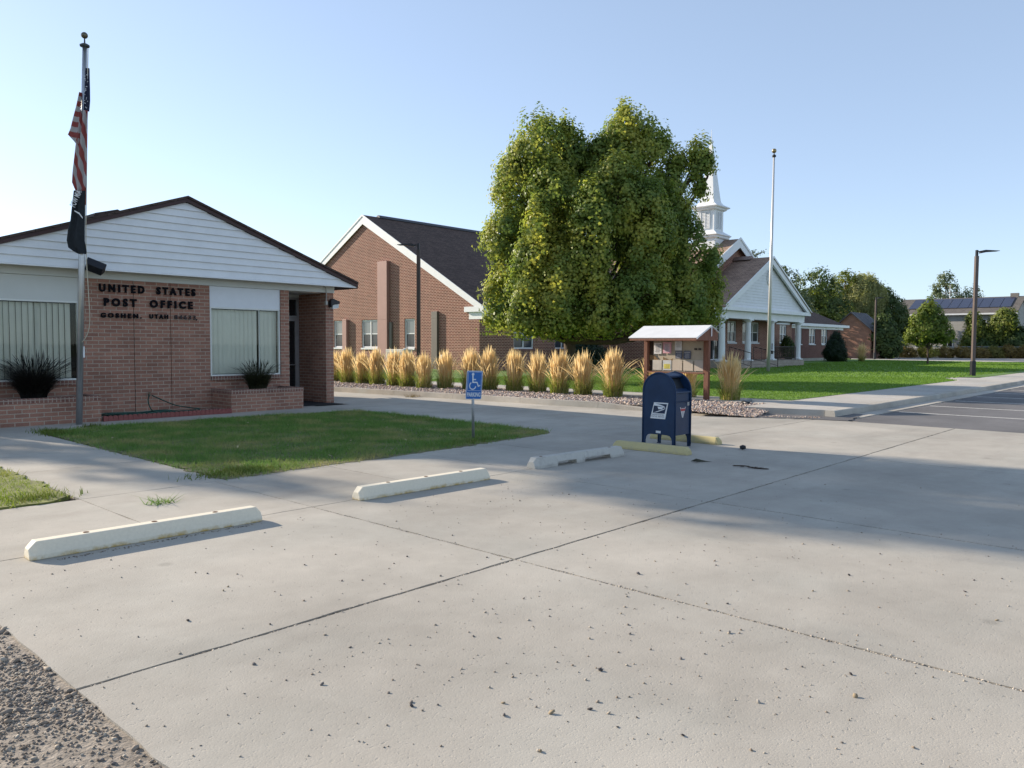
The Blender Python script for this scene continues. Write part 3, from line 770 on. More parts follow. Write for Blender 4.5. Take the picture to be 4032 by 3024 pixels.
# lights on the wall
m = MB(); m.tube([(11.93, YF - 0.05, 3.17), (12.0, YF - 0.07, 3.12), (12.03, YF - 0.06, 3.0), (12.03, YF - 0.05, 2.76)], 0.012, 8); m.box(12.0, YF - 0.08, 2.66, 12.06, YF - 0.02, 2.76); m.build('conduit', pmat('grey_conduit', (0.4, 0.38, 0.34), 0.5), PO)
m = MB(); m.box(12.06, YF - 0.06, 2.69, 12.14, YF - 0.03, 2.72)
m.prism([(12.13, 2.6), (12.13, 2.78), (12.2, 2.83), (12.4, 2.76), (12.41, 2.7), (12.2, 2.66)], 'y', YF - 0.14, YF + 0.02)
sc_ = m.build('wall_light', BLACK, PO, bevel=0.006)
m = MB(); m.prism([(12.19, 2.55), (12.18, 2.655), (12.385, 2.69), (12.37, 2.58)], 'y', YF - 0.125, YF + 0.005); m.build('lens', pmat('frosted_lens', (0.6, 0.62, 0.6), 0.3), sc_)

# floodlight in front of the gable foot
fl = thing('floodlight', (5.92, 17.3, 3.15), 'black box floodlight aimed upward beside the left flagpole', 'floodlight')
fm = Matrix.Translation((6.03, 17.25, 3.17)) @ Matrix.Rotation(R(-24), 4, 'Z') @ Matrix.Rotation(R(22), 4, 'Y') @ Matrix.Rotation(R(-40), 4, 'X')
m = MB(); m.add([(-.16, -.1, -.08), (.16, -.1, -.08), (.16, .1, -.08), (-.16, .1, -.08), (-.19, -.13, .08), (.19, -.13, .08), (.19, .13, .08), (-.19, .13, .08)], [(0, 3, 2, 1), (4, 5, 6, 7), (0, 1, 5, 4), (1, 2, 6, 5), (2, 3, 7, 6), (3, 0, 4, 7)])
m.xf(fm); m.build('housing', BLACK, fl, bevel=0.015)
m = MB(); m.box(-.165, -.1, .081, .165, .1, .087); m.xf(fm); m.build('lens', glassmat('flood_lens', (0.1, 0.12, 0.14), 0, 0.15, 0.9), fl)
m = MB(); m.tube([(5.95, 17.3, 3.15), (5.98, 17.45, 3.16), (6.0, 17.56, 3.2)], 0.018); m.build('bracket', BLACK, fl)

# edging, hose, mat
m = MB(); x = 5.99
while x < 8.75:
    w = min(0.29, 8.78 - x)
    for k in range(3):
        a = x + k * w / 3; b = a + w / 3 - 0.006
        m.prism([(a, -0.01), (b, -0.01), (b, .09), ((a + b) / 2 + .02, .112), ((a + b) / 2 - .02, .112), (a, .09)], 'y', 16.84, 16.9)
    x += w + 0.004
m.box(5.99, 16.851, -0.01, 8.75, 16.889, 0.085)
tag(m.build('garden_edging', pmat('red_edging', (0.24, 0.075, 0.065), 0.8, 0.2, 30, 0.3)), 'low scalloped red edging along the bed below the black letters', 'edging')
m = MB(); m.box(5.98, 16.91, 0.0, 8.79, YF - 0.005, 0.05); struct(m.build('planting_bed', GRAVB))
q = scatter([(7.6, 16.92), (8.77, 16.92), (8.77, 17.5), (7.6, 17.5)], 420, rg); v, f = stones(np.column_stack([q, np.full(420, 0.06)]), rg.uniform(0.012, 0.04, 420), rg)
o = raw('bed_stones', v, f, stonemat('bed_stone', [(0.3, 0.17, 0.13), (0.24, 0.14, 0.11), (0.36, 0.25, 0.2), (0.2, 0.11, 0.09)]), k=3); o['kind'] = 'stuff'
HOSE = pmat('green_hose', (0.012, 0.055, 0.04), 0.35, 0.3, 8)
hp = []
rh = random.Random(5)
hp += [(7.33, 17.85, 0.44), (7.28, 17.75, 0.43), (7.2, 17.6, 0.3), (7.22, 17.45, 0.12), (7.35, 17.3, 0.075)]
for k in range(46):
    a = k * 0.52
    hp.append((6.95 + 0.75 * math.cos(a) + rh.uniform(-.08, .08) + 0.06 * math.sin(k * .13), 17.28 + 0.2 * math.sin(a) + rh.uniform(-.04, .04), 0.072 + 0.012 * (k % 3) + (0.02 if k > 24 else 0)))
hp += [(8.2, 17.35, 0.09), (8.1, 17.45, 0.13), (7.8, 17.6, 0.2), (7.5, 17.78, 0.36), (7.38, 17.84, 0.43)]
def smooth_path(P, k=4):
    P = [Vector(p) for p in P]; out = []
    for i in range(len(P) - 1):
        a, b, c, d = P[max(i - 1, 0)], P[i], P[i + 1], P[min(i + 2, len(P) - 1)]
        for j in range(k):
            t = j / k; out.append(0.5 * ((2 * b) + (c - a) * t + (2 * a - 5 * b + 4 * c - d) * t * t + (3 * b - a - 3 * c + d) * t ** 3))
    return out + [P[-1]]
m = MB(); m.tube(smooth_path(hp), 0.013, 7)
hs = m.build('garden_hose', HOSE, smooth=True); tag(hs, 'tangled dark green hose lying in the bed below the black letters', 'hose')
m = MB(); m.tube([(7.33, 17.895, 0.45), (7.33, 17.82, 0.45)], 0.018); m.tube([(7.33, 17.84, 0.45), (7.33, 17.84, 0.5)], 0.01); m.tube([(7.3, 17.84, 0.5), (7.36, 17.84, 0.5)], 0.012)
m.build('tap', pmat('old_brass', (0.2, 0.17, 0.12), 0.5, 0.2, 10, 0, 1, 0.6), hs)
m = MB(); slab(m, [(11.0, 17.42), (12.15, 17.3), (12.2, 18.9), (11.0, 18.9)], 0.016, 0.003, 0.2, 0.004, 8)
tag(m.build('door_mat', pmat('rubber_mat', (0.018, 0.018, 0.02), 0.9, 0.3, 60, 0.6, 120)), 'thin black rubber mat on the floor before the post office door', 'mat')

# ---------------------------------------------------------------- left flagpole and its flags
FX, FY = 5.446, 16.593
fp = thing('flagpole', (FX, FY, 0), 'tall aluminium flagpole with two limp flags before the post office', 'flagpole')
def pp(z): return (5.446 + z * 0.0317, 16.593 - z * 0.0105, z)
m = MB(); m.tube([pp(0), pp(3.3), pp(5.5), pp(7.33)], [0.06, 0.057, 0.05, 0.042], 16); m.build('pole', ALU, fp, smooth=True)
m = MB(); a = pp(7.33); m.lathe([(0.03, 7.33), (0.085, 7.345), (0.09, 7.375), (0.05, 7.4), (0.015, 7.41), (0.012, 7.5)], 14, a[:2]); m.build('truck', pmat('dark_truck', (0.05, 0.06, 0.06), 0.5), fp, smooth=False)
m = MB(); m.lathe([(0.008, 7.49)] + [(0.062 * math.cos(t), 7.56 + 0.062 * math.sin(t)) for t in np.linspace(-1.4, 1.5, 9)], 16, a[:2]); m.build('finial_ball', pmat('weathered_brass', (0.16, 0.14, 0.1), 0.35, 0.3, 20, 0, 1, 0.8), fp, smooth=True)
r_ = Vector((0.677, -0.736, 0)); w_ = Vector((-0.736, -0.677, 0))
def fl_pt(u, w, z): b = Vector(pp(z)); return b + r_ * u + w_ * w
m = MB()
m.tube(smooth_path([fl_pt(.08, .03, 7.3), fl_pt(.1, .05, 5.0), fl_pt(.11, .05, 3.5), fl_pt(.16, .05, 2.75), fl_pt(.2, .05, 2.2), fl_pt(.2, .05, 1.95), fl_pt(.15, .05, 1.75), fl_pt(.06, .05, 1.62)]), 0.008, 6); m.build('halyard', pmat('cream_rope', (0.5, 0.45, 0.34), 0.9), fp)
m = MB(); m.box(*fl_pt(.055, .0, 1.32), *(fl_pt(.055, .0, 1.32) + Vector((.035, .03, .22)))); m.build('cleat', TRIM, fp)


def cloth(name, rows, mat, parent, pleats=3, amp=0.035, nu=26, phase=0.0):
    """rows: (z, u_left, u_right, w0): a hanging folded cloth, front and back skins"""
    V = []; nr = len(rows)
    zs = np.linspace(0, nr - 1, (nr - 1) * 6 + 1); R_ = np.array(rows, float)
    for t in zs:
        z, ul, ur, w0 = [np.interp(t, np.arange(nr), R_[:, k]) for k in range(4)]
        for side in (1, -1):
            for j in range(nu):
                s = j / (nu - 1)
                u = ul + (ur - ul) * s
                env = math.sin(math.pi * s) ** 0.5 if 0 < s < 1 else 0
                w = w0 + side * 0.03 * env + amp * math.sin(2 * math.pi * pleats * s + phase + t * 0.35) * (0.35 + 0.65 * env)
                V.append(tuple(fl_pt(u, w, z)))
    F = []; n2 = 2 * nu
    for i in range(len(zs) - 1):
        for side in (0, 1):
            for j in range(nu - 1):
                a = i * n2 + side * nu + j
                q = (a, a + 1, a + n2 + 1, a + n2)
                F.append(q if side == 0 else q[::-1])
    m = MB(); m.add(V, F); return m.build(name, mat, parent, smooth=True)


def stripemat(name, ang, period, shift=0.0, ca=(0.36, 0.085, 0.075), cb=(0.52, 0.5, 0.49)):
    m, t, b, N, L = nmat(name); b.inputs['Roughness'].default_value = 0.8
    tc = N('TexCoord'); mp = N('Mapping'); L(tc.outputs['Object'], mp.inputs[0])
    d = N('VectorMath', operation='DOT_PRODUCT'); u = r_ * math.cos(ang) + Vector((0, 0, 1)) * math.sin(ang); d.inputs[1].default_value = u
    L(mp.outputs[0], d.inputs[0])
    w = N('Math', operation='MULTIPLY_ADD'); w.inputs[1].default_value = 1 / period; w.inputs[2].default_value = 20 + shift; L(d.outputs['Value'], w.inputs[0])
    fr = N('Math', operation='FRACT'); L(w.outputs[0], fr.inputs[0]); gt = N('Math', operation='GREATER_THAN'); gt.inputs[1].default_value = 0.5; L(fr.outputs[0], gt.inputs[0])
    mx = N('Mix', data_type='RGBA'); mx.inputs[6].default_value = c4(ca); mx.inputs[7].default_value = c4(cb); L(gt.outputs[0], mx.inputs[0])
    tr = N('BsdfTranslucent'); L(mx.outputs[2], tr.inputs[0]); L(mx.outputs[2], b.inputs['Base Color'])
    ms = N('MixShader'); ms.inputs[0].default_value = 0.35; L(b.outputs[0], ms.inputs[1]); L(tr.outputs[0], ms.inputs[2]); L(ms.outputs[0], t.nodes['Material Output'].inputs[0])
    return m


us = thing('flag', tuple(pp(6.0)), 'faded striped red and white flag hanging limp with navy starred corner', 'flag')
NAVY = pmat('navy_cloth', (0.012, 0.016, 0.04), 0.85, 0.2, 20)
cn = cloth('canton', [(6.93, .03, .10, .0), (6.75, .03, .11, .01), (6.5, .03, .125, .02), (6.3, .02, .135, .03), (6.1, .01, .12, .03)], NAVY, us, 1.5, 0.012)
m = MB(); rs_ = random.Random(4)
for k in range(26):
    z = rs_.uniform(6.12, 6.85); u = rs_.uniform(.045, .115); p = fl_pt(u, .07, z); s = 0.012
    pts = [p + (r_ * math.cos(a) + Vector((0, 0, 1)) * math.sin(a)) * (s if i % 2 == 0 else s * .4) for i, a in enumerate(np.linspace(.314 * 5, .314 * 5 + 2 * math.pi, 11)[:10])]
    m.poly([tuple(q) for q in pts])
m.build('star_marking', TRIM, cn)
cloth('fly_fold', [(6.45, -.05, -.02, .05), (6.2, -.10, -.02, .06), (5.95, -.16, -.02, .07), (5.75, -.21, -.01, .07), (5.64, -.26, -.01, .07), (5.52, -.15, -.02, .06), (5.44, -.09, -.03, .05)], stripemat('flag_cross_stripes', R(78), 0.2, .2), us, 1, 0.03, phase=1)
cloth('striped_field', [(6.1, -.02, .12, .07), (5.8, -.05, .125, .08), (5.5, -.09, .125, .085), (5.2, -.12, .125, .085), (4.95, -.15, .12, .08), (4.72, -.16, .115, .08), (4.62, -.12, .10, .075), (4.5, -.07, .03, .07)], stripemat('flag_stripes', R(14), 0.15, .35), us, 2.2, 0.028)
cloth('lower_fold', [(4.75, -.02, .09, .03), (4.5, -.02, .095, .03), (4.3, .0, .09, .03)], pmat('faded_red_cloth', (0.36, 0.05, 0.06), 0.85, 0.2, 8), us, 1, 0.015)
pw = thing('flag', tuple(pp(4.0)), 'black flag with white POW MIA letters hanging limp below striped flag', 'flag')
BLK = pmat('black_cloth', (0.01, 0.014, 0.018), 0.8, 0.3, 12)
pf = cloth('cloth', [(4.56, -.14, .085, .06), (4.3, -.16, .085, .07), (4.0, -.18, .09, .08), (3.8, -.22, .095, .09), (3.6, -.24, .10, .09), (3.46, -.21, .125, .085), (3.38, -.1, .14, .08), (3.34, -.02, .13, .08)], BLK, pw, 1.6, 0.03)
d_ = (r_ * .5 + Vector((0, 0, 1)) * .87).normalized(); e_ = (r_ * .87 - Vector((0, 0, 1)) * .5)
text_mb('POW MIA', 0.33, 0.12, fl_pt(-.055, .155, 4.22), (r_ * .42 + Vector((0, 0, 1)) * .9), (-r_ * .9 + Vector((0, 0, 1)) * .42), 0, .01).build('lettering', TRIM, pf)
m = MB(); q0 = fl_pt(-.07, .15, 4.17)
m.poly([tuple(q0), tuple(q0 + r_ * .1 - Vector((0, 0, .05))), tuple(q0 + r_ * .155 - Vector((0, 0, .13))), tuple(q0 + r_ * .155 - Vector((0, 0, .16))), tuple(q0 + r_ * .09 - Vector((0, 0, .075))), tuple(q0 - Vector((0, 0, .02)))]); m.build('white_band', TRIM, pf)

# ================================================================ PARKING APRON OBJECTS
def stopmat(name, base, chip, lo, hi, edge):
    m, t, b, N, L = nmat(name); b.inputs['Roughness'].default_value = 0.7; b.inputs['Specular IOR Level'].default_value = 0.3
    tc = N('TexCoord'); P = tc.outputs['Object']
    no = N('TexNoise', i_Scale=7.0, i_Detail=8.0, i_Roughness=0.7); L(P, no.inputs['Vector'])
    sx = N('SeparateXYZ'); L(P, sx.inputs[0])
    e1 = N('MapRange'); e1.inputs[1].default_value = 0.0; e1.inputs[2].default_value = 0.045; e1.inputs[3].default_value = edge; e1.inputs[4].default_value = 0.0; L(sx.outputs[2], e1.inputs[0])
    ad = N('Math', operation='ADD'); L(no.outputs[0], ad.inputs[0]); L(e1.outputs[0], ad.inputs[1])
    mr = N('MapRange'); mr.inputs[1].default_value = lo; mr.inputs[2].default_value = hi; L(ad.outputs[0], mr.inputs[0])
    mx = N('Mix', data_type='RGBA'); mx.inputs[6].default_value = c4(base); mx.inputs[7].default_value = c4(chip); L(mr.outputs[0], mx.inputs[0])
    n2 = N('TexNoise', i_Scale=45.0, i_Detail=4.0); L(P, n2.inputs['Vector'])
    m2 = N('MapRange'); m2.inputs[3].default_value = 0.88; m2.inputs[4].default_value = 1.08; L(n2.outputs[0], m2.inputs[0])
    vm = N('VectorMath', operation='SCALE'); L(mx.outputs[2], vm.inputs[0]); L(m2.outputs[0], vm.inputs['Scale']); L(vm.outputs[0], b.inputs['Base Color'])
    bp = N('Bump'); bp.inputs['Strength'].default_value = 0.25; bp.inputs['Distance'].default_value = 0.004; L(n2.outputs[0], bp.inputs['Height']); L(bp.outputs[0], b.inputs['Normal'])
    return m


CREAM = stopmat('cream_stop_paint', (0.74, 0.67, 0.53), (0.52, 0.36, 0.12), 0.62, 0.85, 0.28)
YEL = stopmat('yellow_stop_paint', (0.5, 0.43, 0.22), (0.36, 0.33, 0.25), 0.55, 0.75, 0.05)
GREYC = stopmat('bare_stop_concrete', (0.5, 0.48, 0.43), (0.33, 0.31, 0.28), 0.5, 0.75, 0.1)


def wheel_stop(label, group, x, y, rz, ln, w, h, mat, holes=(0.22, 0.5, 0.78), name='wheel_stop', gaps=()):
    root = thing(name, (0, 0, 0), label, 'wheel stop', group)
    m = MB(); hl = ln / 2
    prof = [(-w / 2, 0), (-w / 2, 0.035), (-w * .3, h), (w * .3, h), (w / 2, 0.035), (w / 2, 0)]
    e = 0.05
    xs_ = [-hl, -hl + e * .3, -hl + e]
    ring = lambda X, sc, zt: [(X, p[0] * sc, min(p[1], zt)) for p in prof]
    secs = [(-hl, .82, h * .55), (-hl + .045, 1, h)]
    cuts = sorted(gaps)
    rows = [ring(-hl, .86, h * .6), ring(-hl + .05, 1, h)]
    k = 14
    st_x = [-hl + .05 + (ln - .1) * i / k for i in range(1, k)]
    for a, b in gaps: st_x = [q for q in st_x if abs(q - a) > .04 and abs(q - b) > .04] + [a - .004, a + .012, b - .012, b + .004]
    for q in sorted(st_x): rows.append(ring(q, 1, h))
    rows += [ring(hl - .05, 1, h), ring(hl, .86, h * .6)]
    if gaps:                                          # undercut feet broken out along the bottom
        for r0 in rows:
            X = r0[0][0]
            if any(a < X < b for a, b in gaps):
                for i in (0, 5): r0[i] = (r0[i][0], r0[i][1] * (.93), 0.05)
                for i in (1, 4): r0[i] = (r0[i][0], r0[i][1], 0.062)
    vs = [v for r0 in rows for v in r0]; n = 6
    fs = [(i * n + j, i * n + (j + 1) % n, (i + 1) * n + (j + 1) % n, (i + 1) * n + j) for i in range(len(rows) - 1) for j in range(n)]
    fs += [tuple(range(n))[::-1], tuple(range(len(vs) - n, len(vs)))]
    m.add(vs, [f[::-1] for f in fs]); m.build('block', mat, root, bevel=0.0 if gaps else 0.008)
    for t in holes:
        m = MB(); X = -hl + ln * t; m.lathe([(0.022, h + .0005), (0.022, h + .003), (0.015, h + .003), (0.012, h - .002)], 14, (X, 0)); m.build('anchor_pin', pmat('rusty_pin', (0.16, 0.08, 0.04), 0.8, 0.3, 60), root)
    root.location = (x, y, 0.0); root.rotation_euler = (0, 0, rz); return root


wheel_stop('cream painted wheel stop nearest the gravel corner, dirt along its foot', 'cream parking stops', 2.69, 6.50, R(-1.5), 1.86, 0.165, 0.135, CREAM)
wheel_stop('cream painted wheel stop between the grey broken stop and the gravel-side stop', 'cream parking stops', 5.71, 6.55, R(-2), 1.86, 0.165, 0.135, CREAM)
wheel_stop('bare grey broken wheel stop with undercut foot beside the blue mailbox', 'parking stops', 8.52, 6.57, R(-4), 1.86, 0.17, 0.14, GREYC, (0.1, 0.86), gaps=((-.5, -.12), (.05, .6)))
wheel_stop('worn yellow wheel stop on the near side of the blue mailbox', 'yellow stops at the mailbox', 10.14, 6.42, R(-88), 1.3, 0.17, 0.115, YEL, ())
wheel_stop('worn yellow wheel stop on the far side of the blue mailbox', 'yellow stops at the mailbox', 11.6, 6.68, R(-90), 1.3, 0.17, 0.115, YEL, ())

# ---------------------------------------------------------------- mailbox
mbx = thing('mailbox', (10.86, 6.59, 0), 'dark blue round-topped street mailbox with white eagle sticker on its side', 'mailbox')
BLUE = pmat('mailbox_blue', (0.0095, 0.031, 0.08), 0.45, 0.18, 3, 0.12, 220, spec=0.3)
X0, X1, Y0, Y1 = 10.62, 11.1, 6.29, 6.89
YC, HR, ZA = (Y0 + Y1) / 2, (Y1 - Y0) / 2, 0.885
def side_profile(inset=0.0):
    P = []
    r = HR - inset
    for i in range(25):
        t = math.pi * i / 24; P.append((YC + r * math.cos(t), ZA + r * math.sin(t)))       # from +Y over the top to -Y
    return P
def side_plate(mb, xa, xb):
    # whole arch with legs and the arched cut-out under the box, as strips
    cut = [(Y1 - .055, 0.0), (Y1 - .058, 0.1), (Y1 - .07, 0.155), (Y1 - .1, 0.19), (Y1 - .15, 0.2), (Y0 + .15, 0.2), (Y0 + .1, 0.19), (Y0 + .07, 0.155), (Y0 + .058, 0.1), (Y0 + .055, 0.0)]
    out = [(Y1, 0.0)] + side_profile() + [(Y0, 0.0)]
    mb.prism(out[::-1] + cut[::1] if False else out + cut[::-1], 'x', xa, xb)
m = MB(); side_plate(m, X0, X0 + 0.014); side_plate(m, X1 - 0.014, X1); m.build('side_panel', BLUE, mbx, bevel=0.003)
for xx in (X0 + 0.004, X1 - 0.004):
    m = MB(); m.tube([(xx, Y1 - .006, 0.02)] + [(xx, p[0] + (YC - p[0]) * .02, p[1] - (p[1] - ZA) * .02) for p in side_profile()] + [(xx, Y0 + .006, 0.02)], 0.016, 8); m.build('rim', BLUE, mbx, smooth=True)
m = MB()                                              # back and rounded top, open over the chute
arch = side_profile(0.012)
k1 = 17
pts = [(Y1 - .012, 0.2)] + arch[:k1]
inn = [(p[0] + (YC - p[0]) * .03, p[1] - .006) for p in pts]
for i in range(len(pts) - 1):
    m.add([(X0 + .014, *pts[i]), (X1 - .014, *pts[i]), (X1 - .014, *pts[i + 1]), (X0 + .014, *pts[i + 1])], [(0, 1, 2, 3)])
e0 = arch[k1 - 1]
m.add([(X0 + .014, *e0), (X1 - .014, *e0), (X1 - .014, e0[0] + .01, e0[1] - .03), (X0 + .014, e0[0] + .01, e0[1] - .03)], [(0, 1, 2, 3)])
m.build('top', BLUE, mbx, smooth=True)
m = MB(); m.box(X0 + .014, Y0 + .012, 0.2, X1 - .014, Y0 + .03, 0.715); m.box(X0 + .014, Y0 + .03, 0.2, X1 - .014, Y1 - .013, 0.215); m.build('door_panel', BLUE, mbx, bevel=0.003)
m = MB(); m.box(X0 + .02, Y0 - .003, 0.718, X1 - .02, Y0 + .03, 0.728); m.build('ledge', BLUE, mbx, bevel=0.002)
m = MB()
m.box(X0 + .014, Y0 + .02, 0.73, X1 - .014, Y0 + .034, 0.862)
m.prism([(Y0 + .02, .864), (Y0 - .004, .868), (Y0 + .0, .886), (Y0 + .1, .93), (Y0 + .1, .91), (Y0 + .034, .88)], 'x', X0 + .018, X1 - .018)
m.build('chute_lip', BLUE, mbx, bevel=0.003)
m = MB(); m.prism([(Y0 + .1, .9), (Y0 + .16, .9), (Y0 + .31, 1.12), (Y0 + .25, 1.15)], 'x', X0 + .016, X1 - .016); m.build('chute', pmat('chute_shade', (0.006, 0.009, 0.014), 0.6), mbx)  # near-black colour stands in for the shade inside the recess
for xx in (X0, X1 - .03):
    for yy in (Y0 - .005, Y1 - .045):
        m = MB(); m.box(xx - .005, yy, 0.0, xx + .035, yy + .05, 0.012); m.build('foot', BLUE, mbx)
XL_ = X0 - 0.002
m = MB(); m.prism([(6.677, .712), (6.418, .712), (6.47, .452), (6.744, .454)], 'x', XL_ - .002, XL_); st = m.build('sticker', pmat('sticker_white', (0.7, 0.71, 0.72), 0.4, 0.04), mbx, bevel=0)
m = MB(); m.prism([(6.672, .694), (6.439, .692), (6.479, .54), (6.699, .54)], 'x', XL_ - .0035, XL_ - .0025); m.build('emblem_field', pmat('sticker_navy', (0.01, 0.022, 0.06), 0.4), st)
m = MB()
for pl in ([(6.672, .6935), (6.650, .694), (6.552, .676), (6.495, .658), (6.474, .643), (6.478, .634), (6.514, .645), (6.58, .656), (6.681, .660)], [(6.609, .646), (6.495, .640), (6.532, .609), (6.594, .605)], [(6.697, .541), (6.48, .623), (6.474, .635), (6.466, .627), (6.494, .603), (6.617, .558)]):
    m.prism(pl, 'x', XL_ - .005, XL_ - .004)
m.build('eagle_emblem', pmat('sticker_pale', (0.7, 0.72, 0.74), 0.4, 0.03), st)
LT = pmat('sticker_letters', (0.015, 0.02, 0.05), 0.5)
text_mb('UNITED STATES', 0.222, 0.02, (XL_ - .0035, 6.715, .506), (0, -1, 0), (0, 0, 1)).build('lettering', LT, st)
text_mb('POSTAL SERVICE', 0.236, 0.02, (XL_ - .0035, 6.724, .477), (0, -1, 0), (0, 0, 1)).build('lettering', LT, st)
m = MB(); m.box(XL_ - .003, 6.55, .224, XL_, 6.636, .26); m.build('plate', pmat('label_plate', (0.6, 0.62, 0.64), 0.4), mbx)
yf = Y0 + .0095
m = MB(); m.prism([(10.772, .642), (10.95, .642), (10.873, .475), (10.842, .475)], 'y', yf - .001, yf); lb = m.build('warning_label', pmat('label_white', (0.62, 0.6, 0.6), 0.5), mbx)
m = MB(); m.prism([(10.785, .617), (10.939, .617), (10.915, .578), (10.805, .578)], 'y', yf - .003, yf - .002); m.build('label_band', pmat('label_red', (0.4, 0.04, 0.05), 0.5), lb)
m = MB(); m.prism([(10.79, .641), (10.932, .641), (10.925, .625), (10.797, .625)], 'y', yf - .003, yf - .002); m.build('label_band', LT, lb)
m = MB()
for k in range(5): m.box(10.83 - k * -.004, yf - .003, .562 - k * .016, 10.89 - k * .004, yf - .002, .567 - k * .016)
m.build('label_lines', LT, lb)
m = MB(); m.tube([(11.02, Y0 + .01, .685), (11.02, Y0 - .004, .685)], 0.012, 12); m.box(10.99, Y0 + .004, .66, 11.05, Y0 + .01, .71); m.build('lock', STEEL, mbx)

# ---------------------------------------------------------------- handicapped parking sign
sg = thing('parking_sign', (9.3, 9.43, 0), 'blue and white wheelchair parking sign on a short steel pipe in the lawn', 'sign')
m = MB(); m.tube([(9.315, 9.455, -0.02), (9.296, 9.455, 1.1)], 0.024, 14); m.build('post', STEEL, sg, smooth=True)
Fm = Matrix.Translation((9.298, 9.42, 0.924)) @ Matrix.Rotation(R(-14), 4, 'Z') @ Matrix.Rotation(R(2.0), 4, 'Y') @ Matrix.Rotation(R(3), 4, 'X')
def plate(w, h, y0, y1, c=(0, 0), r=0.02):
    P = []
    for cx, cz, a0 in ((w / 2 - r, h / 2 - r, 0), (-w / 2 + r, h / 2 - r, 90), (-w / 2 + r, -h / 2 + r, 180), (w / 2 - r, -h / 2 + r, 270)):
        for k in range(5): t = R(a0 + k * 22.5); P.append((c[0] + cx + r * math.cos(t), c[1] + cz + r * math.sin(t)))
    return MB().prism(P[::-1], 'y', y0, y1)
SW, SH = 0.315, 0.49
SBLUE = pmat('sign_blue', (0.02, 0.13, 0.42), 0.4, 0.06, 5); SWHITE = pmat('sign_white', (0.68, 0.72, 0.75), 0.4, 0.05, 8)
plate(SW, SH, -.002, 0).xf(Fm).build('plate', SWHITE, sg)
plate(SW - .02, SH - .02, -.004, -.003, r=.014).xf(Fm).build('blue_field', SBLUE, sg)
b1 = plate(SW - .05, SH * .66, -.006, -.005, (0, .065), .012).xf(Fm).build('border_line', SWHITE, sg)
plate(SW - .06, SH * .66 - .01, -.0085, -.0075, (0, .065), .008).xf(Fm).build('inner_field', SBLUE, sg)
m = MB(); y = -.012
cir = lambda cx, cz, r, n=20: [(cx + r * math.cos(2 * math.pi * i / n), cz + r * math.sin(2 * math.pi * i / n)) for i in range(n)][::-1]
m.prism(cir(-.04, .185, .025), 'y', y, y + .001)
m.prism([(-.055, .16), (-.045, .04), (-.022, .04), (-.028, .16)], 'y', y, y + .001)          # back
m.prism([(-.03, .105), (-.03, .087), (.022, .087), (.022, .105)], 'y', y - .0012, y - .0002)            # arm
m.prism([(-.045, .0585), (-.045, .0375), (.045, .0375), (.045, .0585)], 'y', y - .0024, y - .0014)        # thigh
m.prism([(.03, .0585), (.05, .0585), (.088, -.022), (.068, -.028)], 'y', y - .0036, y - .0026)         # shin
m.prism([(.07, -.03), (.064, -.012), (.108, .007), (.113, -.01)], 'y', y - .0048, y - .0038)           # foot
ac, rr = (-.035, -.01), .07
arc = [(ac[0] + rr * math.cos(t), ac[1] + rr * math.sin(t)) for t in np.linspace(R(122), R(352), 26)] + [(ac[0] + (rr - .018) * math.cos(t), ac[1] + (rr - .018) * math.sin(t)) for t in np.linspace(R(352), R(122), 26)]
for i in range(25):
    a, b_, c, d = arc[i], arc[i + 1], arc[50 - i], arc[51 - i]
    m.prism([a, b_, c, d], 'y', y - .0001, y + .0009)
m.xf(Fm).build('wheelchair_symbol', SWHITE, sg)
tb = text_mb('PARKING', .265, .075, (-.132, -.006, -.2), (1, 0, 0), (0, 0, 1), 0, .03); tb.xf(Fm).build('lettering', SWHITE, sg)
m = MB()
for zz in (.215, -.22): m.lathe([(0.007, 0), (0.007, .004)], 8); 
m = MB()
for zz in (.222, -.225): m.box(-.006, -.009, zz - .006, .006, -.004, zz + .006)
m.xf(Fm).build('bolt', STEEL, sg)

# ---------------------------------------------------------------- notice board
nb = thing('notice_board', (18.95, 11.25, 0.1), 'community notice board with white shed roof on rust-brown wooden posts', 'notice board')
WOOD = pmat('redwood', (0.19, 0.082, 0.05), 0.75, 0.3, 6, 0.4, 50, stretch=(6, 6, 0.6))
CORK = pmat('board_panel', (0.42, 0.36, 0.27), 0.8, 0.08, 6)
BX = 18.93
m = MB(); m.box(BX, 10.225, 0.02, BX + .1, 10.365, 1.86); m.build('post', WOOD, nb, bevel=.004)
m = MB(); m.box(BX, 12.155, 0.02, BX + .1, 12.265, 1.86); m.build('post', WOOD, nb, bevel=.004)
m = MB(); m.box(BX - .01, 10.366, .845, BX + .11, 12.154, .885); m.box(BX + .02, 10.366, 1.735, BX + .1, 12.154, 1.79)
m.box(BX + .01, 12.12, .886, BX + .095, 12.153, 1.734); m.box(BX + .01, 10.367, .886, BX + .095, 10.385, 1.734); m.build('case', WOOD, nb)
m = MB(); m.box(BX + .08, 10.386, .887, BX + .095, 12.0, 1.733); m.build('backing', CORK, nb)
m = MB(); m.box(BX + .085, 12.002, .887, BX + .1, 12.118, 1.733); m.build('gap_filler', pmat('gap_dark', (.05, .03, .02), .8), nb)  # added dark panel standing in for the open gap beside the backing
m = MB()
m.prism([(12.115, 1.35), (11.95, 1.33), (11.87, 1.26), (11.82, 1.21), (11.72, 1.205), (11.6, 1.19), (12.115, 1.19)], 'x', BX + .05, BX + .065); m.prism([(11.66, 1.19), (11.66, 1.29), (11.6, 1.25), (11.45, 1.21), (11.36, 1.25), (11.36, 1.19)], 'x', BX + .05, BX + .065); m.build('bare_cork', pmat('torn_cork', (0.2, 0.125, 0.06), 0.9, 0.4, 25), nb)
m = MB()
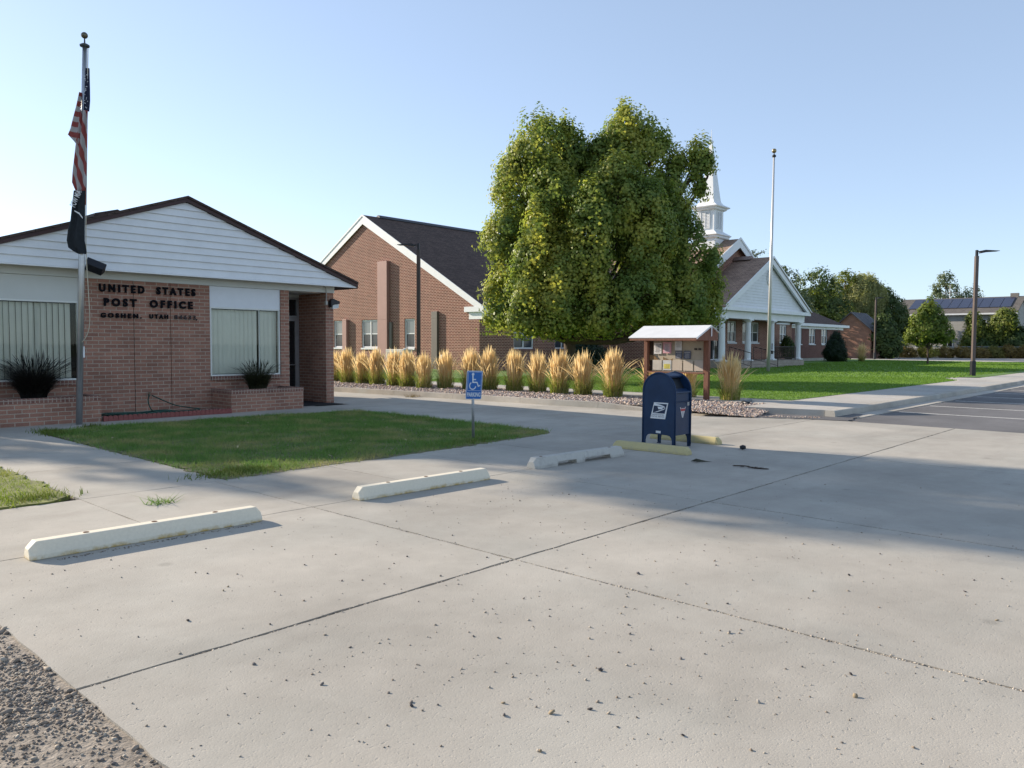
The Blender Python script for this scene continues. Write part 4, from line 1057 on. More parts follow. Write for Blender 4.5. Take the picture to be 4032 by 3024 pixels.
for y_ in (12.0, 11.66, 11.315, 10.975, 10.64): m.box(BX + .046, y_ - .008, .888, BX + .068, y_ + .008, 1.195)
m.box(BX + .055, 10.388, 1.196, BX + .07, 12.0, 1.212)
m.build('batten', pmat('pale_batten', (0.5, 0.46, 0.38), 0.8), nb)
m = MB(); m.box(BX + .05, 10.4, .886, BX + .068, 12.02, .892); m.build('strip', pmat('pale_strip', (0.45, 0.4, 0.32), 0.8), nb)
def sc(y, z, s=.9388): return (y * s, 1.62 + (z - 1.62) * s)
def paper(y1, z1, y0, z0, mat, off, name='notice'):
    a, b_ = sc(y1, z1), sc(y0, z0)
    m = MB(); xx = BX + .044 - off
    m.prism([(a[0], b_[1]), (a[0], a[1]), ((a[0] + b_[0]) / 2, a[1] + .002), (b_[0], a[1]), (b_[0], b_[1])], 'x', xx, xx + .002); o = m.build(name, mat, nb)
    return o, a, b_, xx
PAPW = pmat('white_paper', (0.66, 0.65, 0.64), 0.7, 0.03); PAPP = pmat('pink_paper', (0.62, 0.33, 0.38), 0.7, 0.03); PAPG = pmat('dark_print', (0.06, 0.075, 0.12), 0.5, 0.3, 40); PAPY = pmat('yellow_paper', (0.6, 0.53, 0.12), 0.7); INK = pmat('grey_ink', (0.14, 0.14, 0.17), 0.7)
def lines(o, a, b_, xx, n, lo, hi, mat=INK):
    m = MB(); W_ = a[0] - b_[0]; H_ = a[1] - b_[1]; rq = random.Random(int(a[0] * 1000))
    for k in range(n):
        z = b_[1] + H_ * (lo + (hi - lo) * k / max(1, n - 1)); w0 = rq.uniform(.08, .25); w1 = rq.uniform(.1, .3)
        m.box(xx - .003, b_[0] + W_ * w0, z, xx - .001, a[0] - W_ * w1, z + H_ * .022)
    m.build('print', mat, o)
p = paper(12.74, 1.69, 12.48, 1.36, PAPW, 0); lines(*p, 12, .15, .9)
m = MB(); yy, zz = sc(12.52, 1.61); m.box(p[3] - .003, yy - .02, zz, p[3] - .001, yy + .02, zz + .05); m.build('picture', INK, p[0])
p = paper(12.43, 1.715, 12.14, 1.38, PAPP, 0); q_ = paper(12.38, 1.67, 12.2, 1.42, pmat('pink_print', (0.55, 0.42, 0.47), 0.7), .003, 'notice'); lines(*q_, 10, .1, .92)
p = paper(12.02, 1.74, 11.79, 1.47, PAPW, 0); lines(*p, 8, .35, .9)
for aa, bb in ((12.0, 11.77), (11.73, 11.49)):
    p = paper(aa, 1.455, bb, 1.225, PAPG, 0); lines(*p, 6, .1, .6, PAPW)
    m = MB(); m.box(p[3] - .003, p[2][0] + .02, p[1][1] - .06, p[3] - .001, p[1][0] - .02, p[1][1] - .02); m.build('picture', pmat('faded_picture', (0.28, 0.28, 0.3), 0.6, 0.5, 30), p[0])
for aa, bb in ((11.38, 11.28), (11.25, 11.15)): paper(aa, 1.54, bb, 1.48, pmat('brown_photo', (0.06, 0.045, 0.035), 0.6, 0.6, 40), 0)
p = paper(12.42, 1.175, 12.13, .875, pmat('grey_paper', (0.5, 0.51, 0.5), 0.7), .004); q_ = paper(12.39, 1.06, 12.17, .92, PAPY, .008); lines(*q_, 7, .1, .9, pmat('olive_ink', (0.3, 0.25, 0.06), 0.7))
p = paper(12.77, 1.175, 12.46, .875, pmat('pale_sheet', (0.5, 0.46, 0.4), 0.7), .004)
p = paper(12.10, 1.17, 11.77, .875, pmat('tan_sheet', (0.48, 0.41, 0.33), 0.7, .04), .004); p = paper(11.73, 1.17, 11.41, .875, pmat('tan_sheet', (0.49, 0.42, 0.34), 0.7, .04), .004); p = paper(11.37, 1.17, 11.08, .875, pmat('tan_sheet', (0.47, 0.4, 0.33), 0.7, .04), .004)
# roof: long slope to the front, short one behind
RXf, RXr, RXb, zE, zR, zB = BX - .73, BX + .04, BX + .5, 1.83, 2.165, 1.97
Ya, Yb = 10.17, 12.31
m = MB()
for (xa, za), (xb, zb) in (((RXf, zE), (RXr, zR)), ((RXr, zR), (RXb, zB))):
    m.prism([(xa, za), (xb, zb), (xb, zb - .018), (xa, za - .018)], 'y', Ya, Yb)
m.build('roof', pmat('white_roofing', (0.62, 0.63, 0.64), 0.5, 0.06, 4, 0.1, 40), nb)
m = MB(); m.box(RXf + .01, Ya + .03, zE - .085, RXf + .04, Yb - .03, zE - .005)
for yy in (Ya + .04, Yb - .08): m.prism([(RXf + .041, zE - .08), (RXf + .041, zE - .004), (RXr, zR - .022), (RXb - .02, zB - .022), (RXb - .02, zE - .08)], 'y', yy, yy + .04)
m.build('roof_frame', WOOD, nb)
m = MB(); m.box(RXf + .045, Ya + .081, zE - .02, RXf + .06, Yb - .081, zE + .0); m.build('underside', pmat('plywood', (0.3, 0.2, 0.12), 0.8), nb)
m = MB(); m.prism([(RXf, zE - .02), (RXf, zE - .045), (RXr, zR - .045), (RXr, zR - .02)], 'y', Ya - .002, Ya + .012); m.box(RXr, Ya - .002, zR - .3, RXr + .03, Ya + .012, zR - .019); m.build('edge_trim', TRIM, nb)

# landscape timber, twig, leaf, dark stone, weeds
m = MB(); m.tube([(19.35, 9.2, .17), (18.6, 9.05, .165), (18.35, 8.78, .16)], .05, 8); tag(m.build('drain_pipe', BLACK, smooth=True), 'short black drain pipe lying on the river stones by the sidewalk', 'pipe')
m = MB(); rq = random.Random(9)
m.tube(smooth_path([(9.62, 4.8, .012), (9.66, 4.65, .02), (9.63, 4.5, .012), (9.7, 4.34, .01)]), [.008] * 12 + [.004], 6)
for k in range(22):
    t = rq.random(); a = Vector((9.62 + .06 * t, 4.8 - .46 * t, .012)); d = Vector((rq.uniform(-.07, .07), rq.uniform(-.08, .03), rq.uniform(0, .015))); m.tube([a, a + d], [.004, .0015], 4)
tag(m.build('twig', pmat('bark_twig', (0.05, 0.036, 0.028), 0.95, spec=0.1)), 'thin dry twig with short stubs lying on the shaded concrete', 'twig')
v_, f_ = stones(np.array([[0., 0, 0]]), np.array([.055]), rg, .75, .1); o = raw('rock', v_, f_, pmat('black_rock', (0.02, 0.02, 0.022), 0.7), k=3); o.location = (11.28, 5.48, .04); tag(o, 'lone fist-sized black rock on the concrete beside the mailbox', 'rock')
m = MB(); m.add([(9.57, 5.42, .012), (9.62, 5.36, .05), (9.7, 5.25, .02), (9.63, 5.3, .006), (9.56, 5.33, .03), (9.75, 5.18, .01)], [(0, 1, 3), (1, 2, 3), (0, 3, 4), (3, 2, 5)]); tag(m.build('leaf', pmat('dark_leaf', (0.04, 0.04, 0.025), 0.8)), 'curled dark leaf on the shaded concrete before the yellow wheel stop', 'leaf')
for (x, y, n, s, lb) in ((3.32, 7.85, 60, .14, 'small green weed in the pavement joint near the cream wheel stop'), (15.35, 18.2, 90, .22, 'straggly dry weed growing at the foot of the drive kerb')):
    q = rg.normal((x, y), s * .5, (n, 2)); v_, f_ = blades(q, 0.0, s * .55 * rg.uniform(.4, 1.2, n), .012, rg, 1.3)
    o = raw('weed', v_, f_, GR1 if y < 10 else pmat('dry_weed', (0.28, 0.2, 0.08), .9, .4, 9), k=3); tag(o, lb, 'weed')

# ================================================================ CHURCH
GZ = 0.15
CH = thing('church_building', (30.2, 30.2, GZ), 'long brown brick church with white trim, columned porch and slim white steeple', 'church')
CX0, CX1, CY0, CY1 = 30.2, 84.5, 30.2, 50.94
RY, RZ, EZ = 40.57, 9.77, 3.72
k_ = (RZ - EZ) / (RY - CY0 + .35)
m = MB()
WT = 0.3
zw_ = lambda y: RZ - .25 - abs(y - RY) * k_
# gable end wall with openings: assembled from butted strips
def wall_strips_x(mb, x, t, y0, y1, ztop, openings):
    """wall on plane x (thickness t inward), openings (ya,yb,za,zb); ztop(y)"""
    ys = sorted(set([y0, y1] + [o[0] for o in openings] + [o[1] for o in openings] + ([RY] if y0 < RY < y1 else [])))
    for a, b in zip(ys[:-1], ys[1:]):
        op = [o for o in openings if o[0] <= a + 1e-6 and o[1] >= b - 1e-6]
        ta, tb = ztop(a), ztop(b)
        if op:
            o = op[0]; mb.box(x, a, 0, x + t, b, o[2]); mb.prism([(a, o[3]), (b, o[3]), (b, tb), (a, ta)], 'x', x, x + t)
        else: mb.prism([(a, 0), (b, 0), (b, tb), (a, ta)], 'x', x, x + t)
def wall_strips_y(mb, y, t, x0, x1, zt, openings):
    xs_ = sorted(set([x0, x1] + [o[0] for o in openings] + [o[1] for o in openings]))
    for a, b in zip(xs_[:-1], xs_[1:]):
        op = [o for o in openings if o[0] <= a + 1e-6 and o[1] >= b - 1e-6]
        if op:
            o = op[0]; mb.box(a, y, 0, b, y + t, o[2]); mb.box(a, y, o[3], b, y + t, zt)
        else: mb.box(a, y, 0, b, y + t, zt)
WZ0, WZ1 = 1.36, 3.13
gop = [(39.12, 40.87, WZ0, WZ1), (35.65, 36.59, WZ0, WZ1), (42.95, 43.95, WZ0, WZ1), (47.0, 48.4, WZ0, WZ1)]
wall_strips_x(m, CX0, WT, CY0, CY1, zw_, gop)
m.build('gable_wall', CBRK, CH)
sop = [(33.0, 34.75, WZ0, WZ1), (36.72, 38.2, WZ0, WZ1), (39.55, 41.2, WZ0, WZ1)]
wing = [(72.6, 74.25, 1.8, 3.5), (76.0, 77.6, 1.8, 3.5), (79.15, 80.75, 1.8, 3.5)]
m = MB(); wall_strips_y(m, CY0, WT, CX0 + WT, 41.8, 3.25, sop); m.build('side_wall', CBRK, CH)
m = MB(); wall_strips_y(m, CY0, WT, 61.6, CX1, 3.62, [(63.9, 65.2, 1.8, 3.45)] + wing); m.box(CX1 - WT, CY0 + WT, 0, CX1, CY1, 3.62)
WBRK = brick('red_wing_brick', (0.19, 0.085, 0.07), (0.15, 0.065, 0.055), (0.27, 0.17, 0.14), 0.25, 0.09, 0.011, stain=.15)
m.build('wing_wall', WBRK, CH)
FY_ = 25.9
pw_ = [(50.6, 51.95, 1.85, 3.35), (52.9, 55.6, 1.85, 3.35)]
dop = [(48.0, 49.6, 0.6, 3.05)]
m = MB(); wall_strips_y(m, FY_, WT, 41.8, 61.6, 3.7, pw_ + dop + [(59.3, 60.6, 1.8, 3.25)])
m.prism([(41.8, 3.7), (61.6, 3.7), (51.5, 8.95)], 'y', FY_, FY_ + WT)
m.box(41.8, FY_ + WT, 0, 41.8 + WT, CY0, 3.25); m.box(61.3, FY_ + WT, 0, 61.6, CY0, 3.6); m.build('cross_wall', CBRK, CH)
m = MB(); m.box(61.7, CY0 - .04, 0, CX1, CY0 - .004, .42); m.build('plinth', KERB, CH)

FRAME = pmat('church_frame', (0.7, 0.71, 0.71), 0.5, 0.04)
def church_window(plane, p, a, b, za, zb, lights=2, double=True, sillmat=None):
    """window in plane 'x' (runs along y) or 'y' (runs along x); p = wall face; lights side by side"""
    def B(mb, u0, u1, d0, d1, z0, z1):
        if plane == 'x': mb.box(p + d0, u0, z0, p + d1, u1, z1)
        else: mb.box(u0, p + d0, z0, u1, p + d1, z1)
    t = 0.09
    m = MB(); B(m, a, a + t, .06, .17, za, zb); B(m, b - t, b, .06, .17, za, zb); B(m, a + t, b - t, .06, .17, zb - t, zb); B(m, a + t, b - t, .06, .17, za, za + t)
    f = m.build('window', FRAME, CH)
    m = MB(); m2 = MB(); m3 = MB(); w = (b - a - 2 * t) / lights; zm = (za + zb) / 2
    for i in range(lights):
        u = a + t + i * w
        if i: B(m, u - .045, u + .045, .065, .16, za + t, zb - t)
        B(m, u + (.045 if i else 0), u + w - (.045 if i < lights - 1 else 0), .085, .13, zm - .03, zm + .03)
        B(m2, u + .002, u + w - .002, .115, .121, za + t, zm); B(m3, u + .002, u + w - .002, .1, .106, zm, zb - t)
    m.build('sash', FRAME, f); m2.build('pane', CGLASS, f); m3.build('pane', UPGLASS, f)
    m = MB(); B(m, a - .03, b + .03, -.06, .06, za - .1, za - .002); m.build('sill', sillmat or FRAME, f)
    return f
UPGLASS = glassmat('upper_glass', (0.16, 0.18, 0.19), 0, 0.08, 0.8)  # paler glass tint used for the upper panes
SILLB = pmat('brick_sill_red', (0.2, 0.1, 0.085), 0.85, 0.2, 20)
church_window('x', CX0, 39.12, 40.87, WZ0, WZ1, 2); church_window('x', CX0, 35.65, 36.59, WZ0, WZ1, 1); church_window('x', CX0, 42.95, 43.95, WZ0, WZ1, 1); church_window('x', CX0, 47.0, 48.4, WZ0, WZ1, 2)
for a, b, za, zb in sop: church_window('y', CY0, a, b, za, zb, 2, sillmat=SILLB)
for a, b, za, zb in wing: church_window('y', CY0, a, b, za, zb, 2)
church_window('y', CY0, 63.9, 65.2, 1.8, 3.45, 2)
church_window('y', FY_, 50.6, 51.95, 1.85, 3.35, 2); church_window('y', FY_, 52.9, 55.6, 1.85, 3.35, 3); church_window('y', FY_, 59.3, 60.6, 1.8, 3.25, 2)
m = MB(); m.box(58.6, FY_ - .02, 3.3, 61.2, FY_ - .002, 3.55); m.build('lintel', FRAME, CH)
# roofs: closed slabs
def slope(mb, quad, t=.12):
    """roof plane: four corners, given thickness downward"""
    n = len(quad); lo = [(a[0], a[1], a[2] - t) for a in quad]
    mb.add(list(quad) + lo, [tuple(range(n)), tuple(range(2 * n - 1, n - 1, -1))] + [(i, n + i, n + (i + 1) % n, (i + 1) % n) for i in range(n)])
CROOF = shingle('church_shingles', (0.13, 0.086, 0.068), (0.085, 0.055, 0.044))
LITROOF = shingle('sunlit_shingles', (0.36, 0.245, 0.18), (0.27, 0.18, 0.135), bw=0.35, bh=0.19)  # same church shingles made paler: sunlight put into the colour
OV = 0.42
ex0 = CX0 - .1; ey0 = CY0 - .38; ex1 = CX1 + 1.1
zE_ = RZ - (RY - ey0) * k_
m = MB()
hx = ex1 - (RY - ey0)
slope(m, [(ex0, ey0, zE_), (ex1, ey0, zE_), (hx, RY - .001, RZ), (ex0, RY - .001, RZ)])
slope(m, [(ex1, 2 * RY - ey0, zE_), (ex0, 2 * RY - ey0, zE_), (ex0, RY + .001, RZ), (hx, RY + .001, RZ)])
slope(m, [(ex1, ey0, zE_ - .001), (ex1, 2 * RY - ey0, zE_ - .001), (hx + .002, RY, RZ - .001)])
m.build('roof', CROOF, CH)
m = MB(); m.prism([(RY - .18, RZ - .05), (RY - .14, RZ + .08), (RY, RZ + .14), (RY + .14, RZ + .08), (RY + .18, RZ - .05)], 'x', CX0 + 1.1, hx - .5); m.build('ridge_vent', pmat('ridge_cap', (0.07, 0.075, 0.09), 0.5), CH)
# rakes, fascia, cornice returns
m = MB()
for s in (-1, 1):
    ya, za = RY, RZ - .02
    yb = RY + s * (RY - ey0 + .05); zb = RZ - .02 - (RY - ey0 + .05) * k_
    pts = [(ya, za), (yb, zb), (yb, zb - .34), (ya, za - .56)]
    m.prism(pts, 'x', ex0 - .03, ex0 - .002)
    pts = [(ya, za + .05), (yb, zb + .05), (yb, zb - .06), (ya, za - .07)]
    m.prism(pts, 'x', ex0 - .06, ex0 - .031)
    m.prism([(ya, za - .2), (yb, zb - .2), (yb, zb - .24), (ya, za - .24)], 'x', ex0, CX0 - .002)
m.build('rake_trim', TRIM, CH)
m = MB(); m.box(ex0 - .04, ey0 - .1, zE_ - .3, CX0 + .6, ey0 + 1.45, zE_ - .01); m.box(ex0 + .12, ey0 + .1, zE_ - .7, CX0 - .003, ey0 + 1.2, zE_ - .305); m.build('cornice_return', TRIM, CH)
m = MB(); m.box(CX0 + .602, ey0 - .08, zE_ - .26, 41.0, ey0 - .002, zE_ - .01); m.box(CX0 - .003 + .01, CY0 - .2, 3.0, 41.7, CY0 - .03, 3.5); m.build('eave_fascia', TRIM, CH)
m = MB(); m.box(62.4, ey0 - .1, zE_ - .16, ex1 + .06, ey0 - .002, zE_ + .1); m.box(ex1 + .001, ey0, zE_ - .16, ex1 + .06, 50, zE_ + .08); m.box(61.7, CY0 - .14, 3.3, CX1 + .3, CY0 - .003, zE_ - .17); m.box(61.7, CY0 - .3, zE_ - .165, CX1 + 1.0, CY0 - .145, zE_ - .14)
m.build('wing_fascia', TRIM, CH)
# cross gable with the steeple
XC, zX = 51.5, 9.15
kx = .545; hw = 10.4
m = MB(); yb_ = 40.0
slope(m, [(XC - hw, 25.55, zX - hw * kx), (XC - .001, 25.55, zX), (XC - .001, yb_, zX), (XC - hw, yb_, zX - hw * kx)][::-1])
slope(m, [(XC + hw, 25.55, zX - hw * kx), (XC + .001, 25.55, zX), (XC + .001, yb_, zX), (XC + hw, yb_, zX - hw * kx)])
m.build('cross_roof', LITROOF, CH)
m = MB()
for s in (-1, 1):
    m.prism([(XC, zX + .05), (XC + s * hw, zX - hw * kx + .05), (XC + s * hw, zX - hw * kx - .4), (XC, zX - .62)], 'y', 25.5, 25.548)
    m.prism([(XC, zX + .1), (XC + s * hw, zX - hw * kx + .1), (XC + s * hw, zX - hw * kx - .05), (XC, zX - .06)], 'y', 25.45, 25.499)
m.build('gable_trim', TRIM, CH)
# porch
PX0, PX1, PY = 45.2, 57.9, 23.55
XP = (PX0 + PX1) / 2
m = MB(); m.box(PX0 - .2, PY - .15, 0, PX1 + .1, FY_ - .003, .6); m.box(PX0 + .6, PY - .6, 0, 52.5, PY - .155, .36); m.box(PX0 + .6, PY - 1.0, 0, 52.5, PY - .605, .2); m.build('porch_floor', brick('porch_block', (0.4, 0.34, 0.28), (0.36, 0.3, 0.25), (0.3, 0.25, 0.21), .4, .2, .008), CH)
m = MB(); m.box(PX0 - .15, PY - .1, 3.38, PX1 + .15, PY + .25, 3.86); m.box(PX0 - .15, PY + .251, 3.38, PX0 + .2, FY_ - .003, 3.86); m.box(PX1 - .2, PY + .251, 3.38, PX1 + .15, FY_ - .003, 3.86); m.build('entablature', TRIM, CH)
m = MB(); m.box(PX0 - .5, PY - .45, 3.862, PX1 + .5, PY + .1, 4.1); m.box(PX0 - .5, PY + .101, 3.862, PX0 + .1, FY_ - .4, 4.1); m.box(PX1 - .1, PY + .101, 3.862, PX1 + .5, FY_ - .4, 4.1); m.build('cornice', TRIM, CH)
m = MB(); m.box(PX0 + .21, PY + .26, 3.5, PX1 - .21, FY_ - .004, 3.54); m.build('porch_ceiling', WHITE, CH)
pz0, pzr = 4.1, 7.72; ph = (PX1 - PX0) / 2 + .5; pk = (pzr - pz0) / ph
m = MB()
for s in (-1, 1):
    q = [(XP + s * (ph + .02), PY - .5, pz0), (XP + s * .001, PY - .5, pzr), (XP + s * .001, 28.5, pzr), (XP + s * (ph + .02), 28.5, pz0)]
    slope(m, q if s > 0 else q[::-1], .1)
m.build('porch_roof', LITROOF, CH)
m = MB()
for s in (-1, 1):
    m.prism([(XP, pzr - .01), (XP + s * ph, pz0 + .0), (XP + s * (ph - .75), pz0), (XP, pzr - .52)], 'y', PY - .47, PY - .32)
    m.prism([(XP, pzr + .04), (XP + s * (ph + .05), pz0 + .02), (XP + s * (ph - .12), pz0 + .02), (XP, pzr - .09)], 'y', PY - .54, PY - .48)
m.build('pediment_trim', TRIM, CH)
m = MB(); z = pz0 + .002
while z < pzr - .55:
    z2 = min(z + .19, pzr - .5); wa = (pzr - .3 - z) / pk; wb = (pzr - .3 - z2) / pk
    m.add([(XP - wa, PY - .2, z), (XP + wa, PY - .2, z), (XP + wb, PY - .17, z2), (XP - wb, PY - .17, z2), (XP - wa, PY - .15, z), (XP + wa, PY - .15, z)], [(0, 1, 2, 3), (4, 5, 1, 0)]); z += .19
m.build('pediment_siding', WHITE, CH)
m = MB(); ov = [(XP + .36 * math.cos(t), 6.28 + .5 * math.sin(t)) for t in np.linspace(0, 2 * math.pi, 25)[:-1]]; ov2 = [(XP + .29 * math.cos(t), 6.28 + .43 * math.sin(t)) for t in np.linspace(0, 2 * math.pi, 25)[:-1]]
for i in range(24): j = (i + 1) % 24; m.prism([ov[i], ov[j], ov2[j], ov2[i]], 'y', PY - .26, PY - .18)
vt = m.build('oval_vent', FRAME, CH)
m = MB(); z = 5.9
while z < 6.7:
    w = .29 * math.sqrt(max(0, 1 - ((z + .03 - 6.28) / .43) ** 2)); m.add([(XP - w, PY - .25, z), (XP + w, PY - .25, z), (XP + w, PY - .19, z + .075), (XP - w, PY - .19, z + .075)], [(0, 1, 2, 3)]); z += .085
m.build('slats', FRAME, vt)
m = MB(); m.prism([(XP - .45, pzr - .12), (XP - .1, pzr + .16), (XP + .15, pzr + .05), (XP, pzr - .02)], 'y', 24.6, 26.9); m.build('ridge_hood', pmat('hood_metal', (0.22, 0.15, 0.125), 0.5), CH)
for xc_ in (45.45, 49.1, 52.75, 57.35):
    m = MB(); n = 20; rr_ = []
    for z, r0 in ((.74, .215), (3.18, .175)):
        rr_.append([(xc_ + (r0 - (.012 if i % 2 else 0)) * math.cos(2 * math.pi * i / 36), PY + .08 + (r0 - (.012 if i % 2 else 0)) * math.sin(2 * math.pi * i / 36), z) for i in range(36)])
    m.add(rr_[0] + rr_[1], [(i, (i + 1) % 36, 36 + (i + 1) % 36, 36 + i) for i in range(36)])
    c_ = m.build('column', TRIM, CH)
    m = MB(); m.box(xc_ - .29, PY - .21, .602, xc_ + .29, PY + .37, .67); m.lathe([(.27, .672), (.28, .7), (.23, .74)], 20, (xc_, PY + .08)); m.build('base', TRIM, c_)
    m = MB(); m.lathe([(.18, 3.18), (.24, 3.24), (.25, 3.3)], 20, (xc_, PY + .08)); m.box(xc_ - .28, PY - .2, 3.302, xc_ + .28, PY + .36, 3.378); m.build('capital', TRIM, c_)
# glazed entrance
m = MB()
for a in (48.0, 48.74, 49.5): m.box(a, FY_ + .05, .61, a + .1, FY_ + .13, 3.05)
for z in (.61, 2.75, 2.97): m.box(48.1, FY_ + .06, z, 48.74, FY_ + .12, z + .08); m.box(48.84, FY_ + .06, z, 49.5, FY_ + .12, z + .08)
dd = m.build('double_door', FRAME, CH)
m = MB(); m.box(48.02, FY_ + .135, .61, 49.58, FY_ + .14, 3.04); m.build('pane', DGLASS, dd)
m = MB(); m.tube([(48.68, FY_ + .0, 1.3), (48.68, FY_ + .0, 1.9)], .02); m.tube([(48.9, FY_ + .0, 1.3), (48.9, FY_ + .0, 1.9)], .02); m.build('handle', BLACK, dd)
# railings
def rail(pts, h0, name='railing', step=.16, zb=.62):
    m = MB(); P = [Vector(p) for p in pts]
    for a, b in zip(P[:-1], P[1:]):
        m.tube([a + Vector((0, 0, h0)), b + Vector((0, 0, h0))], .026, 6); m.tube([a + Vector((0, 0, .12)), b + Vector((0, 0, .12))], .018, 6)
        L_ = (b - a).length; k = max(1, int(L_ / step))
        for i in range(k + 1):
            q = a.lerp(b, i / k); m.tube([q + Vector((0, 0, .12 if 0 < i < k else 0)), q + Vector((0, 0, h0))], .012 if 0 < i < k else .026, 5)
    return m.build(name, BRONZE, CH)
rail([(53.0, PY + .1, .6), (57.0, PY + .1, .6)], .95); rail([(46.1, PY - .1, .6), (46.1, PY - 1.6, .2)], .95, step=.4); rail([(49.6, PY - .1, .6), (49.6, PY - 1.8, .2)], .95, step=.45); rail([(57.7, PY + .3, .6), (57.7, FY_ - .2, .6)], .95)
# steeple
SXC, SYC = XC - .5, 27.62
m = MB(); m.sqlathe([(.86, 8.3), (.86, 9.16)], (SXC, SYC)); st_ = m.build('steeple', TRIM, CH)
m = MB(); m.sqlathe([(.86, 9.161), (.98, 9.22), (1.02, 9.28), (1.02, 9.36), (1.12, 9.42), (1.12, 9.47), (.8, 9.68), (.7, 9.76)], (SXC, SYC)); m.build('lower_cornice', TRIM, st_)
m = MB(); m.sqlathe([(.665, 9.761), (.665, 11.2)], (SXC, SYC))
for a in (-1, 1):
    for b in (-1, 1): m.box(SXC + a * .665 - .1 + (-a * .085), SYC + b * .665 - .1 + (-b * .085), 9.762, SXC + a * .665 + .1 - a * .085, SYC + b * .665 + .1 - b * .085, 11.2)
m.build('belfry', TRIM, st_)
for s_ in ('x', 'y'):
    m = MB()
    for c_ in (-.18, .18):
        z = 9.98
        while z < 11.0:
            def Q(u, d, zz): return (SXC - .665 - d, SYC + u, zz) if s_ == 'x' else (SXC + u, SYC - .665 - d, zz)
            m.add([Q(c_ - .15, .012, z + .115), Q(c_ + .15, .012, z + .115), Q(c_ + .15, .06, z), Q(c_ - .15, .06, z)], [(0, 1, 2, 3)]); z += .1
    m.build('louvre', FRAME, st_)
    m = MB()
    def Bx(u0, u1, z0, z1, d):
        if s_ == 'x': m.box(SXC - .665 - d, SYC + u0, z0, SXC - .667, SYC + u1, z1)
        else: m.box(SXC + u0, SYC - .665 - d, z0, SXC + u1, SYC - .667, z1)
    Bx(-.36, -.33, 9.92, 11.12, .07); Bx(.33, .36, 9.92, 11.12, .07); Bx(-.33, .33, 11.09, 11.12, .07); Bx(-.33, .33, 9.92, 9.95, .07); Bx(-.025, .025, 9.951, 11.089, .065)
    m.build('louvre_frame', TRIM, st_)
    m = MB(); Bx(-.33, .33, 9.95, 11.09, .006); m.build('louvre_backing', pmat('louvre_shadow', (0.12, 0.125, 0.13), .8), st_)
m = MB(); m.sqlathe([(.72, 11.201), (.86, 11.28), (.88, 11.36), (1.02, 11.42), (1.04, 11.48), (.9, 11.56), (.68, 11.68), (.56, 11.86), (.54, 11.95)], (SXC, SYC)); m.build('upper_cornice', TRIM, st_)
m = MB(); m.sqlathe([(.535, 11.951), (.3, 14.0), (.085, 16.0)], (SXC, SYC)); m.build('spire', TRIM, st_)
m = MB(); m.lathe([(.1, 16.0)] + [(.15 * math.cos(t), 16.13 + .15 * math.sin(t)) for t in np.linspace(-1.1, 1.2, 7)] + [(.03, 16.35), (.012, 17.0)], 12, (SXC, SYC)); m.build('finial', TRIM, st_)
# duct chases and boxes on the gable wall
PINK = pmat('pink_duct', (0.36, 0.2, 0.165), 0.6, 0.06, 1.5); TAUPE = pmat('taupe_duct', (0.15, 0.13, 0.105), 0.5, 0.06, 2)
for (ya, yb, zt, d, mt) in ((38.0, 38.93, 6.7, .24, PINK), (42.27, 42.72, 3.2, .2, PINK), (33.5, 34.0, 3.5, .16, TAUPE), (37.7, 37.95, 2.95, .12, TAUPE)):
    m = MB(); m.box(CX0 - d, ya, .1, CX0 - .003, yb, min(zt, 3.08)); 
    if zt > 3.1: m.box(CX0 - d, ya, 3.09, CX0 - .003, yb, zt)
    m.build('duct', mt, CH, bevel=.01)
m = MB(); m.box(CX0 - .12, 32.85, .45, CX0 - .003, 33.33, 1.0); m.build('meter_box', pmat('meter_white', (0.62, 0.62, 0.62), .5), CH, bevel=.01)

# ---------------------------------------------------------------- church yard furniture
def lamp(x, y, z0, h, rz, label, off_=.9, mat=BRONZE):
    t = thing('street_lamp', (0, 0, 0), label, 'street lamp', 'square parking lot lamps')
    m = MB(); m.box(-.075, -.075, .75, .075, .075, h - .3); m.build('pole', mat, t)
    m = MB(); m.box(-.1, -.1, 0, .1, .1, .75); m.build('base', BLACK, t, bevel=.01)
    m = MB(); m.box(-.05, -.05, h - .3, .05, .05, h); m.box(.05, -.03, h - .1, .25, .03, h - .05)
    m.build('bracket', BLACK, t)
    m = MB(); m.prism([(.2, h - .16), (.2, h - .03), (.35, h), (1.05, h - .035), (1.05, h - .055), (.55, h - .09)], 'y', -.16, .16); m.build('lamp_head', BLACK, t)
    t.location = (x, y, z0); t.rotation_euler = (0, 0, rz); return t
lamp(24.9, 29.1, .15, 6.35, R(120), 'square dark lamp post in front of the lit brick church gable')
lamp(44.5, 9.35, .15, 6.3, R(-48), 'brown lamp post in the lawn nearest the parking lot', mat=pmat('brown_lamp', (0.1, 0.075, 0.065), .45))
lamp(92.6, 29.3, .15, 7.0, R(-40), 'distant dark lamp post beside the small brick shed')

